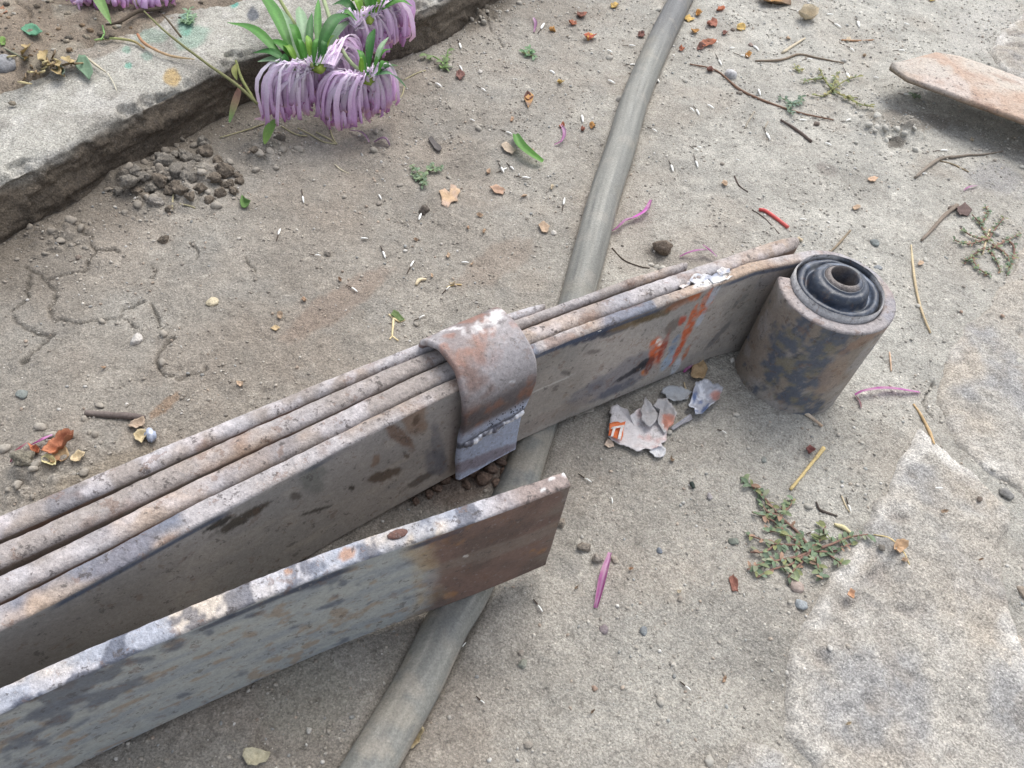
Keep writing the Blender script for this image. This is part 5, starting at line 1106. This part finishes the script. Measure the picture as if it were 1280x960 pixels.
weed('weed_mat', 'patch of small green weed beside the upright pale straw at the right', 1235, 310,
  [[(1235,300),(1215,295),(1200,285)], [(1235,300),(1225,280),(1215,268)], [(1235,300),(1245,285),(1255,272)], [(1240,310),(1260,300),(1275,292)], [(1235,310),(1245,325),(1250,340)], [(1230,310),(1215,320),(1205,330)], [(1230,300),(1210,305),(1192,300)],
   [(1240,305),(1258,318),(1262,330)], [(1215,320),(1222,335),(1240,345)], [(1225,280),(1235,268),(1232,258)], [(1260,300),(1268,312),(1258,345)]], 12, .0032, KG, KS, 6)
GG = [lin(130, 142, 84), lin(152, 154, 90), lin(108, 134, 92), lin(170, 160, 100)]
weed('green_tuft', 'sparse yellow-green tuft upper right, largest of the little tufts', 1045, 110,
  [[(1040,112),(1030,98),(1024,85)], [(1040,112),(1045,95),(1050,90)], [(1040,112),(1058,100),(1075,95)], [(1040,112),(1055,120),(1072,122)], [(1040,112),(1030,120),(1015,118)], [(1055,120),(1075,130),(1092,134)], [(1030,98),(1010,100),(1004,104)], [(1055,120),(1068,126),(1072,132)]], 5, .0042, GG, lin(140, 140, 96), 8, zup=.006)
weed('green_tuft', 'blue-green sprig on the long thin brown stem', 990, 130, [[(990,130),(982,125),(975,122)], [(990,130),(1000,128),(1002,120)], [(990,130),(985,138),(990,142)]], 6, .0042, [lin(112, 146, 124), lin(96, 130, 104)], lin(120, 130, 100), 9, zup=.006)
weed('green_tuft', 'tiny yellow-green sprig left of the largest tuft', 997, 85, [[(997,88),(994,82)], [(997,88),(1003,86)]], 6, .0035, GG, lin(140, 140, 96), 10, zup=.004)
weed('green_tuft', 'tiny blue-green sprig below the tip of the rusty plate', 1143, 120, [[(1143,122),(1140,116)], [(1143,122),(1150,118)]], 6, .0035, [lin(120, 150, 120)], lin(120, 130, 100), 11, zup=.004)
weed('seedling', 'feathery blue-green seedling between the flowers and the tan lobed leaf', 530, 215, [[(526,222),(520,212),(514,206)], [(526,222),(522,224),(516,218)], [(526,222),(536,212),(542,206)], [(536,212),(546,212),(552,208)], [(526,222),(530,230),(527,232)]], 9, .0034, [lin(112, 146, 112), lin(132, 160, 116), lin(96, 130, 96)], lin(120, 130, 96), 12, zup=.006)
weed('seedling', 'thin-leaved green seedling right of the flowers', 555, 72, [[(558,84),(545,72),(530,68)], [(558,84),(559,70),(560,62)], [(558,84),(550,85)]], 3, .0060, [lin(124, 156, 92), lin(110, 146, 80)], lin(120, 150, 90), 13, zup=.006)
weed('seedling', 'small two-leaved seedling near the top, left of the hose', 662, 66, [[(661,68),(652,65)], [(661,68),(668,70)], [(661,68),(662,60)]], 4, .0055, [lin(120, 166, 118)], lin(150, 150, 110), 14, zup=.005)
# withered roots and dry plant on the flower bed
def dry_clump():
    root = thing('withered_weed', 'withered tangled yellow-brown weed on the flower bed at the kerb edge', 'weed', KP(55, 80)); r_ = random.Random(5)
    for i in range(26):
        x, y = r_.gauss(52, 20), r_.gauss(80, 10); a = r_.uniform(0, 6.28); l_ = r_.uniform(8, 22)
        pts = [KP(x, y, .002), KP(x+l_*.5*math.cos(a)+r_.uniform(-3, 3), y+l_*.35*math.sin(a), .003+r_.random()*.007), KP(x+l_*math.cos(a), y+l_*.6*math.sin(a), .002)]
        if i % 3: V, Fq, tt = tube_vf(np.array(pts), [.0005, .0008, .0004], 5, i, .0002, 9); part('stalk', V, Fq, np.r_[lin(*r_.choice([(170,160,120),(196,182,140),(120,104,84),(150,130,100)])), .8], M_BIT, root)
        else: blade('dry_leaf', pts, .006, lin(176, 158, 116), lin(140, 118, 84), M_BIT, root, fold=.7, n=8)
dry_clump()
twig('twig', [(132,31),(150,27),(172,14),(196,11),(214,0)], [.0008, .0014, .0017, .0013, .0010], lin(86, 76, 66), 'dark brown bent twig across the kerb under the top left flowers', 'twig', on=KP, lift=.006)
twig('tendril', [(118,50),(140,48),(165,51),(180,60)], [.0006, .0009, .0009, .0007], lin(150, 176, 116), 'pale green tendril lying on the kerb top', 'stem', on=KP, lift=.002, c2=lin(170, 140, 100))
twig('tendril', [(128,32),(130,42),(126,50)], [.0006, .0007, .0005], lin(130, 168, 106), 'short green stem joining the pale tendril on the kerb', 'stem', on=KP, lift=.003)
twig('tendril', [(172,43),(178,52),(192,61),(214,70),(243,74)], [.0010, .0012, .0009, .0009, .0005], lin(170, 120, 90), 'red-brown withered stem across the kerb top', 'stem', on=KP, lift=.003, c2=lin(196, 176, 140))
twig('tendril', [(106,70),(118,80),(132,90)], [.0007, .0009, .0005], lin(196, 186, 164), 'pale straw beside the dull green bitten leaf', 'straw', on=KP, lift=.002)
twig('tendril', [(135,92),(142,104),(146,114)], [.0004, .0004, .0003], lin(196, 190, 170), 'hair-thin pale fibre on the kerb top', 'straw', on=KP, lift=.001)
twig('tendril', [(5,60),(20,68),(34,75)], [.0007, .0009, .0007], lin(130, 130, 112), 'grey stalk at the left of the withered weed', 'stem', on=KP, lift=.003)
weed('green_tuft', 'faded green tuft on the teal-stained kerb top', 237, 20, [[(236,30),(234,20),(238,10)], [(236,30),(242,24),(241,18)], [(236,30),(226,26)]], 5, .0040, [lin(140, 176, 140), lin(120, 160, 120)], lin(130, 160, 120), 16, on=KP, zup=.004)

# ------------------------------------------------------------------ the drooping asters
PL, PD = lin(246, 234, 246), lin(196, 142, 202)
def aster(label, base, tips, bz, tz, n, layers, seed, bracts, stems, loc, cats='flower', w=.0036, back=None):
    root = thing('aster', label, cats, loc, 'drooping lilac asters'); r_ = random.Random(seed)
    bs, ts = smooth(np.array([U(x, y, bz) for x, y in base]), 200), smooth(np.array([U(x, y, tz) for x, y in tips]), 200)
    cen_ = bs.mean(0)+np.array([0, .004, 0]); bs = cen_+(bs-cen_)*np.array([.42, .42, 1])
    for L_ in range(layers):
        k = int(n*(1-.15*L_))
        for i in range(k):
            f = (i+r_.uniform(.1, .9))/k; j = min(199, int(f*200)); j2 = min(199, max(0, int((f+r_.uniform(-.03, .03))*200)))
            b = bs[j].copy(); t_ = ts[j2].copy(); sc = 1-.13*L_-r_.uniform(0, .16)-(.25 if r_.random() < .07 else 0)
            b[2] -= .0025*L_; t_ = b+(t_-b)*sc; t_[2] += r_.uniform(-.003, .003)+.002*L_; t_[:2] += np.array([r_.gauss(0, 1), r_.gauss(0, 1)])*.0024
            out = (t_-b); hor = out.copy(); hor[2] = 0
            m1 = b+hor*.45+[0, 0, .0060-.003*L_]; m2 = b+hor*.88+[0, 0, out[2]*.28]; t2 = t_-hor*.06
            sd_ = ts[min(199, j2+6)]-ts[max(0, j2-6)]; sd_ = sd_/(np.linalg.norm(sd_)+1e-9)*.6+np.array([.6, -.1, 0])
            tone = r_.uniform(0, 1)**1.3; c0 = mixc(lin(255, 248, 255), lin(240, 212, 242), tone); c1 = mixc(lin(226, 180, 230), lin(198, 138, 206), r_.uniform(.0, 1))
            if L_: c0, c1 = c0*.82**L_, c1*.80**L_  # shade on the lower petal layers is put into their colour
            jg = lambda q: q+np.array([r_.gauss(0, 1), r_.gauss(0, 1), r_.gauss(0, .7)])*.0014
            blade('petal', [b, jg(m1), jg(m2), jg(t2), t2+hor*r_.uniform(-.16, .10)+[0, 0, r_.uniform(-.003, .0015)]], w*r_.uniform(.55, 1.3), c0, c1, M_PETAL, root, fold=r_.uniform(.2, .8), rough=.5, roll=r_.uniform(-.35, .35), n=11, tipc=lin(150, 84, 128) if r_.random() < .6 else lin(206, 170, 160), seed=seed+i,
                  wprof=lambda u: (.30+.70*ss(0, .6, u))*(1-.55*ss(.88, 1, u)), side=sd_)
    for q in bracts:
        (x0, y0, z0), (x1, y1, z1), wd, c = q[:4]; a, b = U(x0, y0, z0), U(x1, y1, z1); mid = (a+b)/2+np.array([0, 0, q[4] if len(q) > 4 else .006])
        blade('leaf', [a, mid, b], wd, np.asarray(c)*.85, c, M_LEAF, root, fold=.25, rough=.45, mid=np.asarray(c)*1.35, roll=r_.uniform(-.3, .3), n=14, seed=seed+int(x1), wprof=lambda u: np.clip(np.sin(np.pi*np.clip(u*.93+.07, 0, 1))**.75*(.55+.45*ss(0, .5, u)), .05, 1))
    for pts, r, c in stems:
        V, Fq, tt = tube_vf(np.array([U(*p) for p in pts]), r, 8, seed, .0002, 6*len(pts)); part('stem', V, Fq, np.r_[c, .6], M_LEAF, root)
    # green calyx
    v, f = rock_v(3, .0055, .0055, .0042, seed, .3); v = v+cen_+np.array([0, .003, -.0035]); part('calyx', v, f, np.r_[lin(140, 160, 70), .6], M_LEAF, root)
    return root
G1, G2, G3, G4 = lin(80, 136, 54), lin(54, 106, 46), lin(142, 170, 134), lin(118, 160, 58)
Z = .056
aster('largest drooping lilac aster hanging over the kerb edge, petals spread to the left', [(347,97),(354,91),(370,87),(388,82),(405,79),(425,79),(446,84)],
  [(320,148),(329,153),(338,156),(353,155),(368,151),(386,138),(402,128),(415,125),(428,123),(440,114),(450,104),(452,90)], Z, .016, 66, 3, 21,
  [((365,88,Z),(284,28,.062),.0085,G1,.010), ((372,84,Z),(318,-14,.062),.0105,G1,.012), ((368,86,Z),(316,66,.060),.0065,G2), ((370,86,Z),(322,77,.058),.0062,G3,.004), ((378,84,Z),(350,10,.062),.0070,G3), ((384,82,Z),(374,8,.066),.0085,G3,.010),
   ((392,82,Z),(440,18,.066),.0085,G2,.012), ((396,82,Z),(440,23,.060),.0070,G3,.005), ((386,82,Z),(390,16,.070),.0050,G2), ((398,80,Z),(398,-2,.066),.0055,G1), ((380,82,Z),(362,30,.070),.0060,G1,.010), ((376,84,Z),(334,50,.064),.0060,G1),
   ((390,82,Z),(384,44,.068),.0050,G4), ((400,80,Z),(418,44,.064),.0045,G4), ((374,85,Z),(352,56,.064),.0050,G4), ((366,88,Z),(345,92,.050),.0045,G4,.002), ((404,79,Z),(408,50,.064),.0045,G2), ((384,82,Z),(372,48,.070),.0045,G1), ((392,82,Z),(398,48,.068),.0040,G1),((362,88,Z),(350,74,.060),.0050,G2),((370,88,Z),(338,84,.054),.0045,G4,.003)],
  [([(390,84,Z),(380,50,.064),(362,20,.060),(345,-10,.058),(335,-40,.056)], [.0012, .0014, .0014], lin(150, 160, 106))], U(390, 110, 0))
aster('smaller drooping lilac aster tucked behind and right of the largest one', [(440,112),(444,102),(452,97),(462,94),(472,94),(480,97)],
  [(392,146),(402,154),(414,161),(428,160),(440,161),(450,154),(462,149),(472,146),(484,138),(498,130)], .046, .010, 54, 3, 22,
  [((460,94,.048),(468,36,.060),.0070,G2,.008), ((466,92,.048),(486,46,.060),.0045,G3,.005), ((468,94,.048),(508,110,.030),.0085,lin(116, 158, 118),.006), ((464,92,.048),(489,61,.054),.0042,G1), ((458,94,.048),(446,62,.058),.0050,G1), ((470,93,.048),(498,82,.042),.0050,G2,.003), ((452,95,.048),(452,72,.060),.0040,G4), ((472,94,.048),(486,80,.050),.0040,G1)],
  [([(462,96,.046),(440,80,.052),(424,55,.060),(408,10,.060),(396,-30,.058)], [.0014, .0016, .0016], lin(176, 190, 146))], U(450, 130, 0))
aster('drooping lilac aster highest of the three leaning clumps, right on the kerb edge', [(424,46),(434,37),(446,27),(458,20),(472,14),(486,9),(497,9)],
  [(414,64),(422,68),(432,68),(444,70),(458,72),(470,68),(482,62),(494,58),(506,54),(516,44),(521,34),(514,22)], .062, .028, 58, 3, 23,
  [((455,20,.064),(428,-20,.070),.0090,G4,.010), ((462,18,.064),(455,-24,.072),.0085,G1), ((470,16,.064),(480,-22,.072),.0080,G4), ((478,12,.064),(516,8,.060),.0075,G1), ((450,22,.064),(415,6,.064),.0080,G2), ((446,26,.064),(420,24,.062),.0055,G1), ((466,16,.064),(468,-10,.074),.0060,G1), ((482,10,.064),(504,-12,.068),.0070,G2), ((452,20,.064),(440,2,.070),.0060,G4), ((474,14,.064),(494,2,.070),.0045,G1)],
  [([(462,18,.062),(450,-8,.066),(440,-40,.064)], [.0014, .0015], lin(140, 160, 100))], U(470, 50, 0))
aster('drooping lilac aster lying on the flower bed at the top left edge', [(95,-22),(115,-26),(135,-28),(152,-24)], [(86,2),(94,12),(106,12),(118,9),(130,9),(142,11),(150,14),(160,11)], .053, .043, 26, 3, 24,
  [((110,-22,.055),(139,30,.047),.0080,lin(126, 160, 96),.004), ((98,-20,.055),(70,-28,.057),.006,G1)], [([(125,-26,.053),(130,-60,.049)], [.0014, .0014], lin(140, 160, 100))], U(120, 0, .05), w=.0040)
aster('drooping lilac aster at the top edge, right of the one in the corner', [(168,-24),(185,-28),(205,-30),(222,-26)], [(158,8),(166,11),(176,16),(186,18),(198,12),(208,6),(220,4),(232,0)], .053, .043, 24, 3, 25,
  [((185,-24,.055),(170,-50,.057),.006,G1)], [([(200,-26,.053),(205,-60,.049)], [.0014, .0014], lin(140, 160, 100))], U(190, 0, .05), w=.0040)
# long thin flower stalk that reaches down over the kerb
sk = thing('flower_stalk', 'long thin olive stalk reaching across the kerb with two withered leaves', 'stem', U(250, 60, .05))
V, Fq, tt = tube_vf(np.array([U(180,14,.047), U(205,38,.047), U(230,58,.047), U(262,82,.043), U(296,106,.045), U(322,130,.036)]), [.0006, .0008, .0009, .0010, .0011, .0010], 7, 3, .0002, 34)
part('stalk', V, Fq, np.r_[lin(122, 122, 84), .7], M_BIT, sk)
V, Fq, tt = tube_vf(np.array([U(203,18,.045), U(212,28,.047), U(226,46,.047)]), [.0005, .0008, .0008], 7, 3, .0002, 14); part('side_stalk', V, Fq, np.r_[lin(90, 78, 60), .7], M_BIT, sk)
V, Fq, tt = tube_vf(np.array([U(295,76,.050), U(302,98,.046), U(318,126,.037)]), [.0009, .0011, .0011], 7, 3, .0002, 14); part('side_stalk', V, Fq, np.r_[lin(136, 140, 90), .7], M_BIT, sk)
blade('leaf', [U(301,106,.044), U(295,128,.036), U(287,153,.026)], .0056, lin(150, 112, 100), lin(104, 150, 84), M_LEAF, sk, fold=.4)
blade('leaf', [U(345,150,.020), U(338,162,.016), U(331,180,.008)], .0080, lin(112, 146, 76), lin(136, 166, 88), M_LEAF, sk, fold=.4)
blade('leaf', [U(296,80,.050), U(293,90,.049), U(296,100,.046)], .0040, lin(140, 140, 80), lin(120, 130, 70), M_LEAF, sk, fold=.4)
